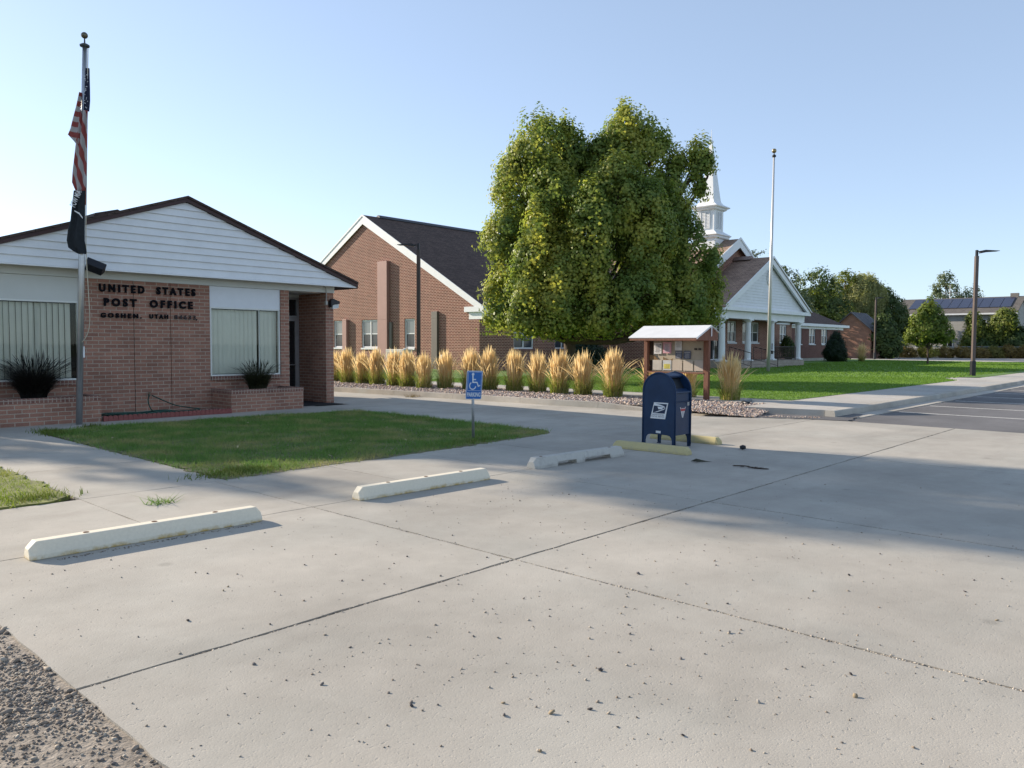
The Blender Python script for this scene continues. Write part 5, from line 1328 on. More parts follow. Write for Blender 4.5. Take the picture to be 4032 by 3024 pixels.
f2 = thing('flagpole', (42.4, 19.15, GZ), 'bare silver flagpole without flags on the church lawn', 'flagpole')
SIL = pmat('bright_aluminium', (0.62, 0.6, 0.57), .4, .06, 4, 0, 1, .35)
def p2(z): return (42.4 + (z - .15) * .0042, 19.15 - (z - .15) * .0045, z)
m = MB(); m.tube([p2(.14), p2(6), p2(12.2)], [.1, .085, .05], 18); m.build('pole', SIL, f2, smooth=True)
a = p2(12.2); m = MB(); m.lathe([(.08, 12.2), (.11, 12.22), (.11, 12.3), (.03, 12.36), (.02, 12.42)], 14, a[:2]); m.build('truck', BLACK, f2)
m = MB(); m.lathe([(.02, 12.4)] + [(.13 * math.cos(t), 12.55 + .13 * math.sin(t)) for t in np.linspace(-1.4, 1.5, 9)], 14, a[:2]); m.build('finial_ball', pmat('gold_ball', (.35, .27, .14), .35, .2, 9, 0, 1, .8), f2, smooth=True)
m = MB(); m.tube([(42.52, 19.0, 1.4), (42.52, 19.0, 1.75)], .03); m.box(42.5, 18.95, 1.15, 42.6, 19.05, 1.35); m.build('cleat', BLACK, f2)

ac_ = thing('air_conditioner', (27.6, 33.2, GZ), 'beige outdoor air conditioning unit behind the golden grasses by the church', 'air conditioner')
m = MB(); m.box(27.2, 33.1, .15, 27.9, 34.6, 1.32); m.build('cabinet', pmat('beige_cabinet', (.5, .47, .42), .5, .06), ac_, bevel=.015)
m = MB()
for k in range(14): m.box(27.18, 33.2, .35 + k * .06, 27.198, 34.5, .37 + k * .06)
m.build('louvres', pmat('cabinet_louvre', (.3, .28, .25), .6), ac_)
m = MB(); m.tube([(27.1, 33.0, .15), (27.1, 33.0, 1.3), (27.4, 32.95, 1.36)], .05, 8); m.build('pipe', TRIM, ac_, smooth=True)

# ================================================================ VEGETATION
def leaf_cloud(cen, nrm, ln, wd, rg):
    n = len(cen); nrm = nrm / np.linalg.norm(nrm, axis=1, keepdims=True)
    t = rg.normal(0, 1, (n, 3)); t -= (t * nrm).sum(1, keepdims=True) * nrm; t /= np.linalg.norm(t, axis=1, keepdims=True)
    b = np.cross(nrm, t); L_ = (ln * rg.uniform(.7, 1.3, n))[:, None]; W_ = (wd * rg.uniform(.7, 1.3, n))[:, None]
    v = np.empty((n, 4, 3)); v[:, 0] = cen - t * L_ / 2; v[:, 1] = cen + b * W_ / 2 - t * L_ * .1 + nrm * W_ * .18; v[:, 2] = cen + t * L_ / 2 - nrm * L_ * .12; v[:, 3] = cen - b * W_ / 2 - t * L_ * .1 + nrm * W_ * .18
    return v.reshape(-1, 3), np.arange(n * 4).reshape(-1, 4)


def crown_pts(lobes, nclump, nleaf, rg, sig=.2, upright=1.5, shell=(.78, 1.04), flat=False):
    L_ = np.array(lobes, float); area = (L_[:, 3] * L_[:, 4] + L_[:, 4] * L_[:, 5] + L_[:, 3] * L_[:, 5])
    pr = area / area.sum(); C_ = []; N_ = []
    while len(C_) < nclump:
        k = rg.choice(len(L_), p=pr); d = rg.normal(0, 1, 3); d /= np.linalg.norm(d)
        p = L_[k, :3] + d * L_[k, 3:6] * rg.uniform(*shell)
        q = ((p - L_[:, :3]) / L_[:, 3:6]); q[k] = 9
        if (np.linalg.norm(q, axis=1) < .72).any(): continue
        C_.append(p); g = d / L_[k, 3:6]; N_.append(g / np.linalg.norm(g))
    C_ = np.array(C_); N_ = np.array(N_)
    idx = rg.integers(0, nclump, nleaf)
    sz = rg.uniform(.6, 1.4, nclump)
    off = np.clip(rg.normal(0, 1, (nleaf, 3)), -1.5, 1.5) * (sig * sz[idx])[:, None]; hh = np.clip(rg.normal(-.15, .6, nleaf), -1, 1.25)
    off[:, :2] *= (.32 + .42 * (1.25 - hh))[:, None]; off[:, 2] = hh * sig * sz[idx] * upright * 1.5
    P = C_[idx] + off
    nn = N_[idx] * .8 + rg.normal(0, .33, (nleaf, 3)) + np.array([0, 0, .3]) + off / sig * .6
    return P, nn, C_


BARK = pmat('tree_bark', (.085, .06, .045), .9, .35, 5, .7, 30, stretch=(5, 5, .8))
def limbs(mb, base, lobes, r0, h0, rg, twigs=3):
    top = np.array([base[0], base[1], base[2] + h0])
    for l in lobes:
        e = np.array(l[:3]); s = top + rg.normal(0, .06, 3); mid = (s + e) / 2 + np.array([0, 0, -.15 * np.linalg.norm(e[:2] - s[:2])])
        e2 = e + (e - s) / max(.1, np.linalg.norm(e - s)) * .3
        mb.tube(smooth_path([s - [0, 0, .25], mid, e, e2 + [0, 0, .2]], 4), [r0 * .42 * (1 - i / 13.) + .012 for i in range(13)], 6)
        for _ in range(twigs):
            d = rg.normal(0, 1, 3); d /= np.linalg.norm(d); q = e + d * np.array(l[3:6]) * .8; mb.tube([mid * .35 + e * .65, (e + q) / 2 + [0, 0, .1], q], [.035, .02, .008], 4)


def tree(name, x, y, z, lobes, label, mat, nclump=300, nleaf=16000, ln=.14, wd=.1, r0=.2, h0=1.5, sig=.25, upright=1.2, seed=1, group=None, cat='tree', trunk=True, core=0.0):
    rg_ = np.random.default_rng(seed)
    t = thing(name, (x, y, z), label, cat, group)
    LB = [(x + l[0], y + l[1], z + l[2], l[3], l[4], l[5]) for l in lobes]
    P, nn, C_ = crown_pts(LB, nclump, nleaf, rg_, sig, upright)
    if core:                                          # inner leaves so that the crown is not hollow
        n2 = int(nleaf * core); k = rg_.integers(0, len(LB), n2); A = np.array(LB)[k]
        d = rg_.normal(0, 1, (n2, 3)); d /= np.linalg.norm(d, axis=1, keepdims=True)
        P2 = A[:, :3] + d * A[:, 3:6] * (rg_.uniform(0, 1, n2) ** .4 * .8)[:, None]
        P = np.vstack([P, P2]); nn = np.vstack([nn, rg_.normal(0, 1, (n2, 3)) + [0, 0, .5]])
    v, f = leaf_cloud(P, nn, ln, wd, rg_)
    raw('crown', v, f, mat, t)
    if trunk:
        m = MB(); m.tube(smooth_path([(x, y, z - .1), (x + .02, y, z + h0 * .35), (x, y + .03, z + h0), (x + .03, y, z + h0 + .6)], 4), [r0 * (1.55 if i == 0 else 1.2 if i == 1 else 1 - .03 * i) for i in range(13)], 12)
        limbs(m, (x, y, z), LB, r0, h0, rg_); m.build('trunk', BARK, t, smooth=True)
    return t


# the big tree: lobes given across the view (u), away from it (v) and up
TX, TY = 24.8, 19.6
vdir = Vector((TX, TY, 0)).normalized(); udir = Vector((vdir.y, -vdir.x, 0))
def lobe(zx, zy, rx, ry, v, rv=None):
    u = -4.567 + zx * .006836; z = 11.70 - zy * .006836 - .15
    rx *= .006836; ry *= .006836; rv = (rv or rx)
    p = udir * u + vdir * v
    r = max(rx, rv) * .5 + min(rx, rv) * .5
    q = .2 if u < -1.5 else .14 if u < 2 else .26
    return (p.x, p.y, z, (rx + rv) / 2 - q, (rx + rv) / 2 - q, ry - .12)
BIG = [lobe(470, 345, 165, 215, 0, 1.5), lobe(360, 560, 150, 260, .6, 1.4), lobe(300, 830, 150, 210, .2, 1.3), lobe(290, 1190, 130, 190, -.2, 1.2), lobe(440, 1130, 120, 270, -1.6, 1.0), lobe(650, 320, 70, 185, .5, 1.0),
       lobe(560, 720, 150, 300, -.9, 1.2), lobe(480, 900, 100, 240, -1.9, .8), lobe(620, 1150, 150, 260, -1.8, 1.2), lobe(640, 520, 90, 230, .9, 1.2), lobe(790, 900, 100, 330, -2.4, 1.0), lobe(730, 640, 70, 110, -1.6, .7), lobe(930, 640, 130, 230, -1.9, 1.2), lobe(985, 260, 150, 195, .4, 1.3), lobe(850, 310, 70, 100, .8, .8),
       lobe(1120, 420, 150, 300, .3, 1.4), lobe(1220, 600, 110, 270, .2, 1.1), lobe(1418, 400, 95, 135, .4, .75), lobe(1432, 540, 62, 95, .5, .6), lobe(1290, 420, 60, 100, .3, .6), lobe(1270, 800, 115, 170, -.2, 1.2), lobe(1370, 980, 150, 200, -.5, 1.3), lobe(1450, 1150, 110, 170, -.2, 1.0), lobe(1300, 1200, 170, 190, -.9, 1.3),
       lobe(265, 1290, 120, 110, -.3, 1.0), lobe(430, 1330, 140, 85, -1.2, 1.0), lobe(640, 1340, 130, 75, -1.8, 1.0), lobe(1230, 1310, 190, 85, -.9, 1.2), lobe(1420, 1240, 120, 110, -.2, .9), lobe(1080, 900, 170, 330, -1.7, 1.3), lobe(1040, 1230, 190, 190, -2.2, 1.3), lobe(850, 1280, 130, 150, -2.2, 1.0), lobe(860, 430, 130, 210, 1.0, 1.3), lobe(1150, 720, 120, 240, -.9, 1.1),
       lobe(560, 740, 190, 320, 2.2, 1.3), lobe(1060, 760, 200, 330, 2.0, 1.3), lobe(500, 1100, 260, 250, 2.0, 1.6), lobe(1150, 1130, 280, 230, 2.0, 1.6)]
BIGLEAF = leafmat('linden_leaf', (.075, .14, .04), (.19, .26, .06), (.45, .45, .1), .45)
tree('broad_tree', TX, TY, GZ, BIG, 'big dense broadleaf tree with tall rounded lobes before the brown church', BIGLEAF, 1900, 170000, .13, .11, .3, 1.9, .2, 1.3, 5, core=.1)

# ---- feather grasses
STRAW = leafmat('straw_plume', (.52, .38, .18), (.68, .53, .28), (.82, .7, .45), .5, .7, (1.25, 1.2, 1.1))
BLADE = leafmat('grass_blade', (.085, .13, .03), (.17, .22, .05), (.34, .32, .12), .45, .6)
def strips(base, d0, ln, bend, w, rg_, seg=5, plume=None):
    """curved ribbons: base (n,3), azimuth d0 (n), length, outward bend, width; plume=(start, width) widens the top"""
    n = len(base); t = np.linspace(0, 1, seg + 1)
    V = np.empty((n, seg + 1, 2, 3)); tw = rg_.uniform(0, np.pi, n)
    for i, s in enumerate(t):
        out = bend * s ** 2 * ln; up_ = ln * (s - .35 * np.minimum(bend, 1.6) * s ** 3)
        c = base + np.stack([np.cos(d0) * out, np.sin(d0) * out, up_], 1)
        if plume is not None: ww = np.where(s > plume[0], plume[1] * math.sin(math.pi * min(1, (s - plume[0]) / (1 - plume[0]) * .9 + .1)) + .002, w)
        else: ww = w * (1 - .85 * s)
        side = np.stack([np.cos(tw), np.sin(tw), np.zeros(n)], 1) * np.reshape(ww * np.ones(n), (n, 1)) / 2
        V[:, i, 0] = c - side; V[:, i, 1] = c + side
    F = []
    ids = np.arange(n)[:, None] * (seg + 1) * 2
    for i in range(seg): F.append(np.concatenate([ids + 2 * i, ids + 2 * i + 1, ids + 2 * i + 3, ids + 2 * i + 2], 1))
    return V.reshape(-1, 3), np.concatenate(F)
def cat2(a, b): return np.vstack([a[0], b[0]]), np.vstack([a[1], b[1] + len(a[0])])
def feather_grass(x, y, h, wd, label, seed, ns=300, blade=BLADE, straw=STRAW, name='feather_grass', group='golden feather grass clumps along the drive', z=.13, cat='ornamental grass'):
    rg_ = np.random.default_rng(seed); t = thing(name, (x, y, z), label, cat, group); ns = int(ns * 1.35)
    def base(n, s): a = rg_.uniform(0, 6.283, n); r = s * 1.45 * np.sqrt(rg_.uniform(0, 1, n)); return np.stack([x + r * np.cos(a), y + r * np.sin(a), np.full(n, z)], 1), a + rg_.normal(0, .5, n)
    b0, a0 = base(ns, .15); rr2 = ((b0[:, 0] - x) ** 2 + (b0[:, 1] - y) ** 2) / .0473; ln = h * rg_.uniform(.66, 1.08, ns) * (1.04 - .26 * rr2); bd = np.abs(rg_.normal(.045, .05, ns)) * wd; k = rg_.uniform(0, 1, ns) < .16; bd[k] += rg_.uniform(.12, .5, k.sum()) * wd
    p1 = strips(b0, a0, ln, bd, .007, rg_, 8, (.6, .024))
    o = raw('plumes', p1[0], p1[1], straw, t)
    b1, a1 = base(ns, .19); l1 = h * rg_.uniform(.22, .55, ns); d1 = np.abs(rg_.normal(.4, .3, ns)) * wd
    p2_ = strips(b1, a1, l1, d1, .014, rg_, 5)
    raw('blades', p2_[0], p2_[1], blade, t)
    return t
GL = [(17.9, 25.9, 1.2, 1.0, 300, 'golden feather grass clump half hidden by the post office brick pillar'), (17.6, 24.75, 1.32, 1.15, 330, 'second golden feather grass clump from the post office pillar'),
      (17.62, 23.8, 1.22, .9, 280, 'third golden feather grass clump from the post office pillar'), (17.6, 22.9, 1.35, 1.05, 320, 'fourth golden feather grass clump from the post office pillar, below the left gable window'), (17.45, 21.7, 1.3, 1.0, 300, 'fifth golden feather grass clump from the post office pillar, below the tall pink duct'),
      (17.4, 20.6, 1.3, 1.1, 340, 'sixth golden feather grass clump from the post office pillar, below the narrow gable window'), (17.35, 19.5, 1.2, .8, 210, 'seventh golden feather grass clump, thin, before the brown duct'), (17.8, 18.75, 1.3, .85, 240, 'eighth golden feather grass clump, before the white meter box'),
      (18.2, 17.75, 1.38, 1.0, 300, 'golden feather grass clump behind the left edge of the parking sign'), (18.3, 16.85, 1.36, 1.1, 350, 'golden feather grass clump just right of the parking sign'), (18.45, 15.95, 1.34, .9, 260, 'slim golden feather grass clump, second right of the parking sign'),
      (18.35, 15.0, 1.25, 1.1, 300, 'golden feather grass clump, third right of the parking sign'), (18.4, 14.05, 1.34, 1.0, 290, 'golden feather grass clump standing before the big tree trunk'), (18.25, 12.95, 1.34, 1.25, 320, 'wide golden feather grass clump just right of the big tree trunk'),
      (18.3, 11.9, 1.38, 1.2, 340, 'wide golden feather grass clump nearest the notice board on its drive side'), ]
GL[-3:] = [(18.35, 14.9, 1.34, 1.0, 290, 'golden feather grass clump standing before the big tree trunk'), (18.4, 14.05, 1.34, 1.25, 320, 'wide golden feather grass clump just right of the big tree trunk'), (18.25, 12.85, 1.38, 1.2, 340, 'wide golden feather grass clump, last full one before the notice board')]
GL[11] = (18.5, 15.9, 1.28, 1.1, 300, 'golden feather grass clump, third right of the parking sign')
GL[10] = (18.35, 16.75, 1.34, .9, 260, 'slim golden feather grass clump, second right of the parking sign'); GL[9] = (18.15, 17.7, 1.38, 1.1, 350, 'golden feather grass clump just right of the parking sign'); GL[8] = (18.0, 18.4, 1.36, 1.0, 300, 'golden feather grass clump behind the left edge of the parking sign')
GL[7] = (17.7, 19.3, 1.3, .85, 220, 'eighth golden feather grass clump, before the white meter box')
GL[6] = (17.35, 20.0, 1.2, .8, 200, 'seventh golden feather grass clump, thin, before the brown duct'); GL[5] = (17.35, 20.9, 1.3, 1.1, 340, GL[5][5])
for i, (x, y, h, wd, n, lb) in enumerate(GL): feather_grass(x, y, h, wd, lb, 100 + i, n)
feather_grass(19.55, 12.35, 1.3, 1.5, 'sparse golden feather grass clump beside the left post of the notice board', 130, 110)
feather_grass(19.7, 11.3, 1.15, 1.3, 'golden feather grass clump behind the notice board and mailbox', 131, 150)
feather_grass(19.45, 9.85, 1.3, 1.2, 'arching golden feather grass clump right of the notice board', 132, 210)
# dark fountain grasses in the planters
DKB = leafmat('purple_blade', (.006, .005, .006), (.011, .01, .008), (.02, .018, .012), .1, .6)
OLV = leafmat('olive_blade', (.014, .018, .006), (.025, .028, .01), (.05, .042, .02), .2, .6)
def fountain(x, y, z, h, wd, label, seed, n, mat, nm):
    rg_ = np.random.default_rng(seed); t = thing('fountain_grass', (x, y, z), label, 'ornamental grass', 'dark grasses in the brick planters')
    a = rg_.uniform(0, 6.283, n); r = .2 * np.sqrt(rg_.uniform(0, 1, n)); b = np.stack([x + r * np.cos(a) * 1.1, y + r * np.sin(a) * .7, np.full(n, z)], 1)
    p = strips(b, a + rg_.normal(0, .4, n), h * rg_.uniform(.45, 1.05, n), np.abs(rg_.normal(.42, .28, n)) * wd, .012, rg_, 6)
    raw('blades', p[0], p[1], mat, t)
    k = n // 14; p = strips(b[:k], a[:k], h * rg_.uniform(1.05, 1.3, k), np.abs(rg_.normal(.45, .25, k)) * wd, .004, rg_, 7, (.72, .016)); raw('plumes', p[0], p[1], mat, t)
fountain(4.9, 17.4, .46, .82, 1.15, 'dark purple fountain grass in the left brick planter under the wide window', 140, 2400, DKB, 0)
fountain(9.72, 17.35, .46, .66, 1.0, 'dark olive fountain grass in the right brick planter by the door', 141, 1300, OLV, 0)

# ---- conifer shrub, climbing bushes by the church
CONF = leafmat('conifer_needle', (.008, .02, .01), (.014, .032, .013), (.025, .05, .018), .1)
def cone_lobes(h, r): return [(0, 0, h * .3, r, r, h * .33), (0, 0, h * .55, r * .72, r * .72, h * .3), (0, 0, h * .78, r * .4, r * .4, h * .24)]
tree('conifer_shrub', 74.6, 27.1, GZ, cone_lobes(2.75, .98), 'dark clipped cone-shaped conifer at the far corner of the church', CONF, 420, 15000, .16, .08, .1, .4, .14, 1.1, 31, cat='shrub', core=.3)
tree('porch_shrub', 58.9, 25.0, GZ, [(0, 0, 1.0, .55, .5, .9), (-.3, 0, 1.7, .4, .4, .5)], 'small green shrub behind the railing at the right end of the porch', leafmat('shrub_leaf', (.02, .05, .01), (.05, .09, .02), (.1, .14, .03), .3), 70, 2400, .13, .08, .04, .4, .14, 1.1, 32, cat='shrub')
tree('round_bush', 37.6, 28.6, GZ, [(0, 0, .9, 1.3, 1.1, .9), (.9, 0, .7, .9, .9, .7)], 'dark low bush against the church wall behind the notice board', CONF, 160, 6000, .14, .09, .06, .3, .18, 1, 33, cat='shrub')
feather_grass(77.2, 25.6, 1.9, 1.2, 'tan grass tuft beside the dark cone-shaped conifer', 150, 200, group='distant grasses')

# ---- the young tree in the lawn
YL = leafmat('young_leaf', (.06, .11, .02), (.13, .19, .035), (.26, .3, .07), .42)
tree('young_tree', 72.4, 18.6, GZ, [(0, 0, 3.0, 1.1, 1.1, 1.2), (-.8, .8, 2.5, .8, .8, .7), (.8, -.9, 2.5, .85, .8, .7), (0, .1, 4.2, .6, .6, .9), (-.6, .6, 3.6, .5, .5, .9), (.7, -.7, 3.4, .55, .55, .8), (.05, 0, 5.0, .25, .25, .6), (-.3, .3, 4.6, .25, .25, .5), (.4, -.4, 4.4, .28, .28, .5)], 'young green tree with thin pale trunk standing alone in the far lawn', YL, 230, 9000, .19, .15, .085, 1.5, .17, 1.3, 34)

# ---- hedge shrubs along the far fence
HL = [leafmat('hedge_green', (.1, .11, .03), (.19, .18, .05), (.3, .27, .08), .4), leafmat('hedge_rust', (.14, .1, .035), (.23, .17, .055), (.34, .25, .09), .4), leafmat('hedge_lime', (.15, .15, .03), (.27, .26, .05), (.4, .37, .1), .4)]
HB = [(104.5, 36.2, 0, 1.3, 'dark'), (107.3, 34.6, 0, 1.4, 'dark'), (110.2, 33.0, 0, 1.45, ''), (112.3, 31.4, 1, 1.5, ''), (113.4, 29.2, 2, 1.65, ''), (114.8, 27.4, 1, 1.45, ''), (115.9, 25.6, 1, 1.4, ''), (117.3, 24.0, 1, 1.4, ''), (118.7, 22.4, 0, 1.45, ''), (120.0, 20.8, 1, 1.6, ''), (121.0, 19.2, 1, 1.5, ''), (121.8, 17.6, 2, 1.8, ''), (122.8, 16.0, 2, 1.5, '')]
WORD = ['first', 'second', 'third', 'fourth', 'fifth', 'sixth', 'seventh', 'eighth', 'ninth', 'tenth', 'eleventh', 'twelfth', 'thirteenth']
for i, (x, y, c, h, _) in enumerate(HB):
    w = .95 + .25 * math.sin(i * 2.1)
    tree('hedge_shrub', x, y, .1, [(0, 0, h * .5, w, w, h * .5), (.5, -.4, h * .4, w * .7, w * .7, h * .4), (-.4, .4, h * .62, w * .6, w * .6, h * .42)], WORD[i] + ' hedge shrub along the far fence counting from the brick shed, ' + ('green', 'rust-tinged', 'yellow-green')[c], HL[c] if i > 1 else CONF, 90, 2600, .2, .13, .05, .3, .17, 1.2, 200 + i, 'hedge shrubs along the far fence', 'shrub')
m = MB(); FP = [(109.5, 37.5), (125.5, 14.0)]
fv = Vector((FP[1][0] - FP[0][0], FP[1][1] - FP[0][1], 0)); fl_ = fv.length; fv.normalize()
fe = thing('chain_link_fence', (FP[0][0], FP[0][1], .1), 'low chain link fence with grey posts behind the far hedge', 'fence')
def fp_(t, z): return (FP[0][0] + fv.x * t, FP[0][1] + fv.y * t, z)
m.tube([fp_(0, 1.62), fp_(fl_, 1.62)], .035, 6); m.build('top_rail', STEEL, fe)
t_ = 0
while t_ < fl_: m = MB(); m.tube([fp_(t_, .05), fp_(t_, 1.68)], .04, 6); m.build('post', STEEL, fe); t_ += 3.2
mm, tt, bb, N_, L_ = nmat('wire_mesh'); tp = N_('BsdfTransparent'); ms_ = N_('MixShader'); ms_.inputs[0].default_value = .12; bb.inputs['Base Color'].default_value = (.4, .41, .41, 1); L_(tp.outputs[0], ms_.inputs[1]); L_(bb.outputs[0], ms_.inputs[2]); L_(ms_.outputs[0], tt.nodes['Material Output'].inputs[0])
m = MB(); m.poly([fp_(0, .1), fp_(fl_, .1), fp_(fl_, 1.6), fp_(0, 1.6)]); m.build('mesh', mm, fe)

# ---------------------------------------------------------------- brick shed
sh = thing('brick_shed', (98.5, 33.5, .1), 'small red brick shed with dark ribbed metal roof beyond the church', 'shed')
g0, g1 = Vector((97.0, 35.74, 0)), Vector((97.0, 31.17, 0)); gd = (g1 - g0).normalized(); gn = Vector((1, 0, 0))
gw = (g1 - g0).length; dp = 5.0
def SP(a, b, z): q = g0 + gd * a + gn * b; return (q.x, q.y, z)
m = MB(); P5 = [(0, .1), (gw, .1), (gw, 3.6), (gw / 2, 5.6), (0, 3.6)]
vs = [SP(a, 0, z) for a, z in P5] + [SP(a, dp, z) for a, z in P5]; m.add(vs, [(4, 3, 2, 1, 0), (5, 6, 7, 8, 9), (0, 1, 6, 5), (1, 2, 7, 6), (3, 4, 9, 8), (4, 0, 5, 9), (2, 3, 8, 7)][:])
m.build('wall', brick('shed_brick', (.3, .155, .11), (.26, .13, .095), (.33, .22, .17), .25, .085, .008, stain=.25), sh)
m = MB()
for s in (0, 1):
    a0, a1 = (gw / 2, gw + .35) if s else (gw / 2, -.35); zr, ze = 5.72, 5.72 - (gw / 2 + .35) * (2.0 / (gw / 2))
    q = [SP(a0, -.3, zr), SP(a1, -.3, ze), SP(a1, dp + .3, ze), SP(a0, dp + .3, zr)]; slope(m, q if s == 0 else q[::-1], .1)
    k = 0
    while k < dp + .5:
        q = [SP(a0, -.3 + k, zr + .05), SP(a1, -.3 + k, ze + .05), SP(a1, -.18 + k, ze + .05), SP(a0, -.18 + k, zr + .05)]; slope(m, q if s == 0 else q[::-1], .06); k += .62
m.build('roof', pmat('ribbed_metal', (.085, .08, .085), .45, .2, 3), sh)

# ---------------------------------------------------------------- far house with solar panels
ho = thing('house', (128, 29, .1), 'two-storey pale house with solar panels on its roof behind the trees', 'house')
HX, HXr, HYa, HYb = 127.6, 133.0, 37.6, 22.0
SID = brick('pale_siding', (.42, .41, .38), (.4, .39, .36), (.28, .27, .25), 9.0, .2, .012, bump=.3, stain=.06)
m = MB(); m.box(HX, HYb, .1, HX + 10.8, HYa, 6.45); m.prism([(HX, 6.45), (HX + 10.8, 6.45), (HXr, 8.75)], 'y', HYb, HYa); m.build('wall', SID, ho)
m = MB()
slope(m, [(HX - .5, HYa + .5, 6.45), (HX - .5, HYb - .5, 6.45), (HXr, HYb - .5, 9.0), (HXr, HYa + .5, 9.0)], .16)
slope(m, [(HXr + .002, HYa + .5, 9.0), (HXr + .002, HYb - .5, 9.0), (HX + 11.4, HYb - .5, 6.45), (HX + 11.4, HYa + .5, 6.45)], .16); m.build('roof', shingle('grey_shingles', (.16, .145, .13), (.12, .11, .1)), ho)
m = MB(); m.box(HX - .56, HYb - .52, 6.22, HX - .505, HYa + .52, 6.44); m.box(HX - .5, HYb - .02, 6.2, HX - .002, HYa, 6.26); m.build('fascia', TRIM, ho)
sl = (9.0 - 6.45) / (HXr - HX + .5)
for k in range(10):
    ya = 36.0 - k * 1.34; m = MB(); xa, xb = HX + 1.3, HXr - .6; za = 6.45 + (xa - HX + .5) * sl + .12; zb = 6.45 + (xb - HX + .5) * sl + .12
    slope(m, [(xa, ya, za), (xa, ya - 1.28, za), (xb, ya - 1.28, zb), (xb, ya, zb)], .05); m.build('solar_panel', pmat('solar_glass', (.022, .024, .05), .2, .1, 2, spec=.8), ho)
m = MB(); m.box(HXr - .3, 22.4, 8.6, HXr + .4, 23.4, 9.45); m.build('chimney', pmat('chimney', (.2, .18, .16)), ho)
for (ya, yb, za, zb) in ((30.9, 29.5, 1.55, 2.75), (26.4, 25.3, 4.3, 5.6), (33.6, 32.2, 4.3, 5.6), (34.5, 33.0, 1.4, 2.7)):
    m = MB(); m.box(HX - .05, yb, za, HX - .003, ya, zb); f = m.build('window', FRAME, ho)
    m = MB(); m.box(HX - .06, yb + .1, za + .1, HX - .052, (ya + yb) / 2 - .05, zb - .1); m.box(HX - .06, (ya + yb) / 2 + .05, za + .1, HX - .052, ya - .1, zb - .1); m.build('pane', DGLASS, f)
m = MB(); m.tube([(134, 31.6, 9), (134, 31.6, 11.1)], .05, 6); m.tube([(134, 30.4, 9.9), (134, 32.8, 9.9)], .04, 5); m.tube([(134, 30.6, 9.9), (134, 31.6, 9.2), (134, 32.6, 9.9)], .035, 5); m.build('antenna', STEEL, ho)

# ---------------------------------------------------------------- trees in the background
BG1 = leafmat('background_leaf', (.03, .055, .018), (.06, .1, .03), (.12, .16, .05), .35)
BG2 = leafmat('sunny_leaf', (.055, .09, .02), (.12, .165, .032), (.24, .26, .055), .4)
BG3 = leafmat('silvery_leaf', (.06, .09, .045), (.11, .15, .08), (.2, .23, .13), .35)
WIL = leafmat('willow_leaf', (.15, .17, .06), (.25, .27, .1), (.38, .38, .17), .4)
def blob(w, h, n, seed, z0=.15):
    rq = random.Random(seed); out = []
    for k in range(n):
        t = k / max(1, n - 1); zc = h * (z0 + .18 + (1 - z0 - .34) * t); r = w * (.55 - .28 * t) * rq.uniform(.85, 1.15)
        a = rq.uniform(0, 6.28); d = w * (.52 - .42 * t) * rq.uniform(.5, 1.1); out.append((d * math.cos(a), d * math.sin(a), zc, r, r, r * rq.uniform(.8, 1.15)))
    return out
G_ = 'trees beyond the church'
for i, (x, y, w, h, mt, n, lb) in enumerate([
    (97.6, 42.6, 6.2, 13.0, BG3, 9, 'tall grey-green tree just right of the white porch gable'),
    (105.0, 40.6, 6.0, 12.6, BG1, 9, 'tall dark green tree between the porch gable and the willow'),
    (101.0, 39.3, 4.6, 8.6, BG2, 8, 'lower sunlit tree above the church wing roof'),
    (98.6, 30.3, 2.3, 5.4, BG1, 6, 'dark bushy tree covering the right side of the brick shed'),
    (114.5, 40.8, 5.6, 13.0, BG2, 8, 'yellow-green treetop rising behind the willow'),
    (100.9, 36.9, 2.6, 5.2, BG2, 5, 'small light green tree behind the brick shed gable'),
    (122.6, 37.7, 4.2, 11.0, BG1, 7, 'dark tree close to the right side of the willow'),
    (118.5, 35.5, 4.8, 9.2, BG1, 9, 'dark spreading tree between the brick shed and the pale house'),
    (122.5, 35.0, 2.9, 7.6, BG2, 6, 'olive tree overlapping the left end of the pale house'),
    (124.8, 26.1, 2.3, 6.6, BG2, 6, 'feathery olive tree before the middle of the pale house'),
    (125.4, 22.6, 3.1, 7.2, BG2, 7, 'feathery olive tree on dark stems at the right end of the pale house'),
    (125.0, 25.2, 2.2, 3.9, BG1, 5, 'dark low tree under the feathery olive trees at the house'),
    (125.8, 20.8, 2.4, 4.5, BG1, 5, 'dark low tree at the right frame edge beside the pale house'),
    (150.0, 47.5, 5.0, 11.5, BG3, 6, 'hazy far tree over the left end of the pale house roof'),
]): tree('background_tree', x, y, .1, blob(w, h, n, 40 + i, .1 if h < 6 else .16), lb, mt, 420, 8500, .32, .22, .22, h * .22, .33, 1.0, 300 + i, G_)
tree('background_conifer', 166.5, 40.0, .1, [(0, 0, 6, 4, 4, 4), (0, 0, 9.2, 3.2, 3.2, 3), (0, 0, 12.2, 2.2, 2.2, 2.6), (0, 0, 14.4, 1.1, 1.1, 1.8), (2.6, -3.4, 9.6, 2.6, 2.6, 2.6), (2.8, -3.9, 11.4, 1.8, 1.8, 1.6), (-3, 3.4, 8.6, 2.2, 2.2, 1.3)], 'pale green ragged treetop rising above the solar panel roof', BG3, 380, 9500, .42, .26, .35, 3, .42, 1.0, 330, G_)
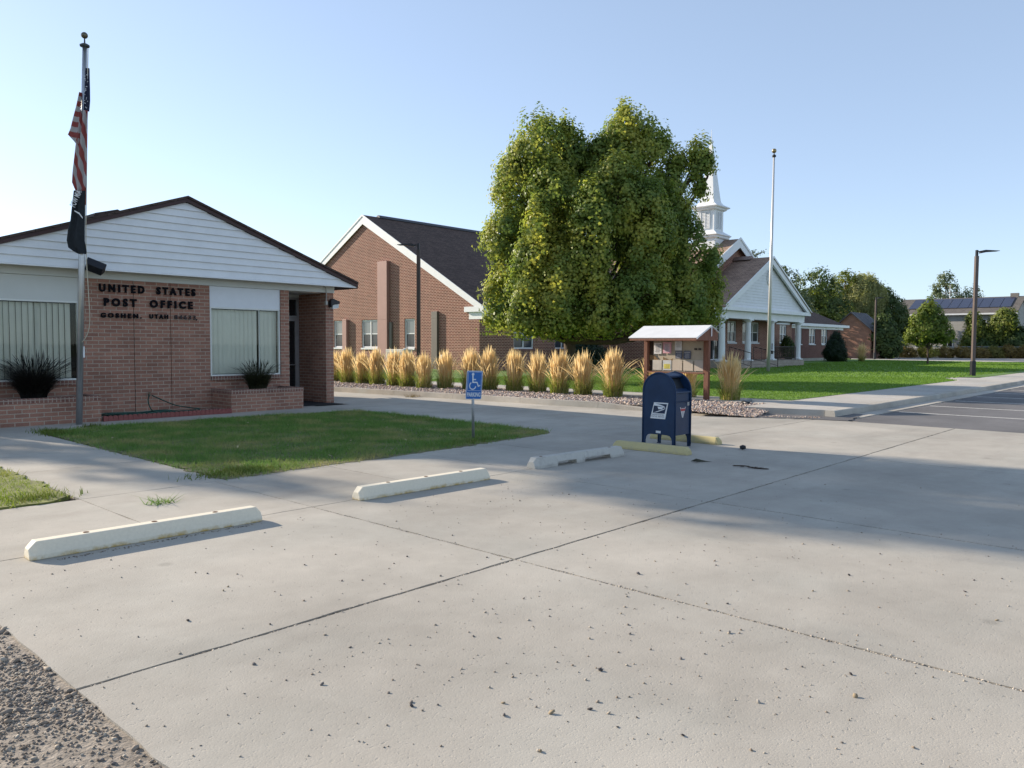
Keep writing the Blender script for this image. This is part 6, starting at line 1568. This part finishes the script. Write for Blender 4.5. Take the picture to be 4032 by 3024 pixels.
# willow: hanging strands
wl = thing('willow_tree', (116.3, 38.5, .1), 'weeping willow with long hanging yellow-green strands behind the brick shed', 'tree', G_)
rg_ = np.random.default_rng(77); n = 1700; a = rg_.uniform(0, 6.283, n); r = 3.3 * np.sqrt(rg_.uniform(.02, 1, n)); top = 11.7 - .3 * r ** 2 + rg_.normal(0, .35, n)
V = []; Nn = []
for i in range(n):
    k = 11; L0 = rg_.uniform(2.0, 5.2) * (1 if r[i] > 2 else .7)
    z = top[i] - np.linspace(0, 1, k) * L0; d = r[i] + np.linspace(0, .5, k) * .6
    V.append(np.stack([116.3 + d * np.cos(a[i]) + rg_.normal(0, .07, k), 38.5 + d * np.sin(a[i]) + rg_.normal(0, .07, k), z], 1)); Nn.append(np.stack([np.full(k, np.cos(a[i])), np.full(k, np.sin(a[i])), rg_.normal(.3, .3, k)], 1) + rg_.normal(0, .4, (k, 3)))
v, f = leaf_cloud(np.vstack(V), np.vstack(Nn), .42, .13, rg_); raw('crown', v, f, WIL, wl)
m = MB(); m.tube([(116.3, 38.5, 0), (116.2, 38.6, 3.5), (116.4, 38.5, 7)], [.4, .32, .2], 10); limbs(m, (116.3, 38.5, 0), [(116.3 + 2 * math.cos(t), 38.5 + 2 * math.sin(t), 9, 1, 1, 1) for t in (0, 1.3, 2.5, 3.8, 5)], .3, 4, rg_); m.build('trunk', BARK, wl, smooth=True)
# thin dead-topped tree behind the porch ridge
dt = thing('bare_tree', (92.3, 44.2, .1), 'thin sparse treetop poking above the porch roof ridge', 'tree', G_)
rg_ = np.random.default_rng(5); m = MB(); m.tube([(92.3, 44.2, 0), (92.3, 44.2, 9), (92.4, 44.1, 13.4)], [.25, .15, .03], 7)
E_ = []
for k in range(46):
    z = rg_.uniform(7, 13); d = rg_.normal(0, 1, 3); d[2] = abs(d[2]) + .5; d /= np.linalg.norm(d); s = np.array([92.3, 44.2, z]); e = s + d * rg_.uniform(.6, 2.0); m.tube([s, e], [.05, .012], 4); E_.append(s + (e - s) * rg_.uniform(.4, 1.1, (14, 1)) + rg_.normal(0, .12, (14, 3)))
m.build('trunk', BARK, dt); E_ = np.vstack(E_); v, f = leaf_cloud(E_, rg_.normal(0, 1, E_.shape), .24, .12, rg_); raw('crown', v, f, BG3, dt)
# trees behind the post office, outside the frame, whose shade falls across the apron
tree('shade_tree', .9, 36.0, 0, [(-.5, 0, 14.2, 2.0, 2.0, 1.3), (1.0, .3, 11.6, 1.3, 1.6, 2.0), (.8, 0, 9.0, 1.4, 1.8, 2.0), (.4, 0, 16, 1.7, 1.7, 1.3), (1.6, 0, 13.4, .9, 1.2, 1.5)], 'leafy tree behind the post office shading the concrete apron', BG2, 260, 10000, .34, .26, .3, 3.2, .36, 1, 401, 'trees behind the post office')
tree('shade_tree', -2.8, 38.0, 0, [(0, 0, 9.6, .7, .7, .5), (.4, .5, 11.0, .6, .6, .4), (-.3, 0, 12.3, .5, .5, .35)], 'open tree at the back left of the post office dappling the front walk', BG2, 60, 900, .3, .22, .2, 3, .35, 1, 402, 'trees behind the post office')
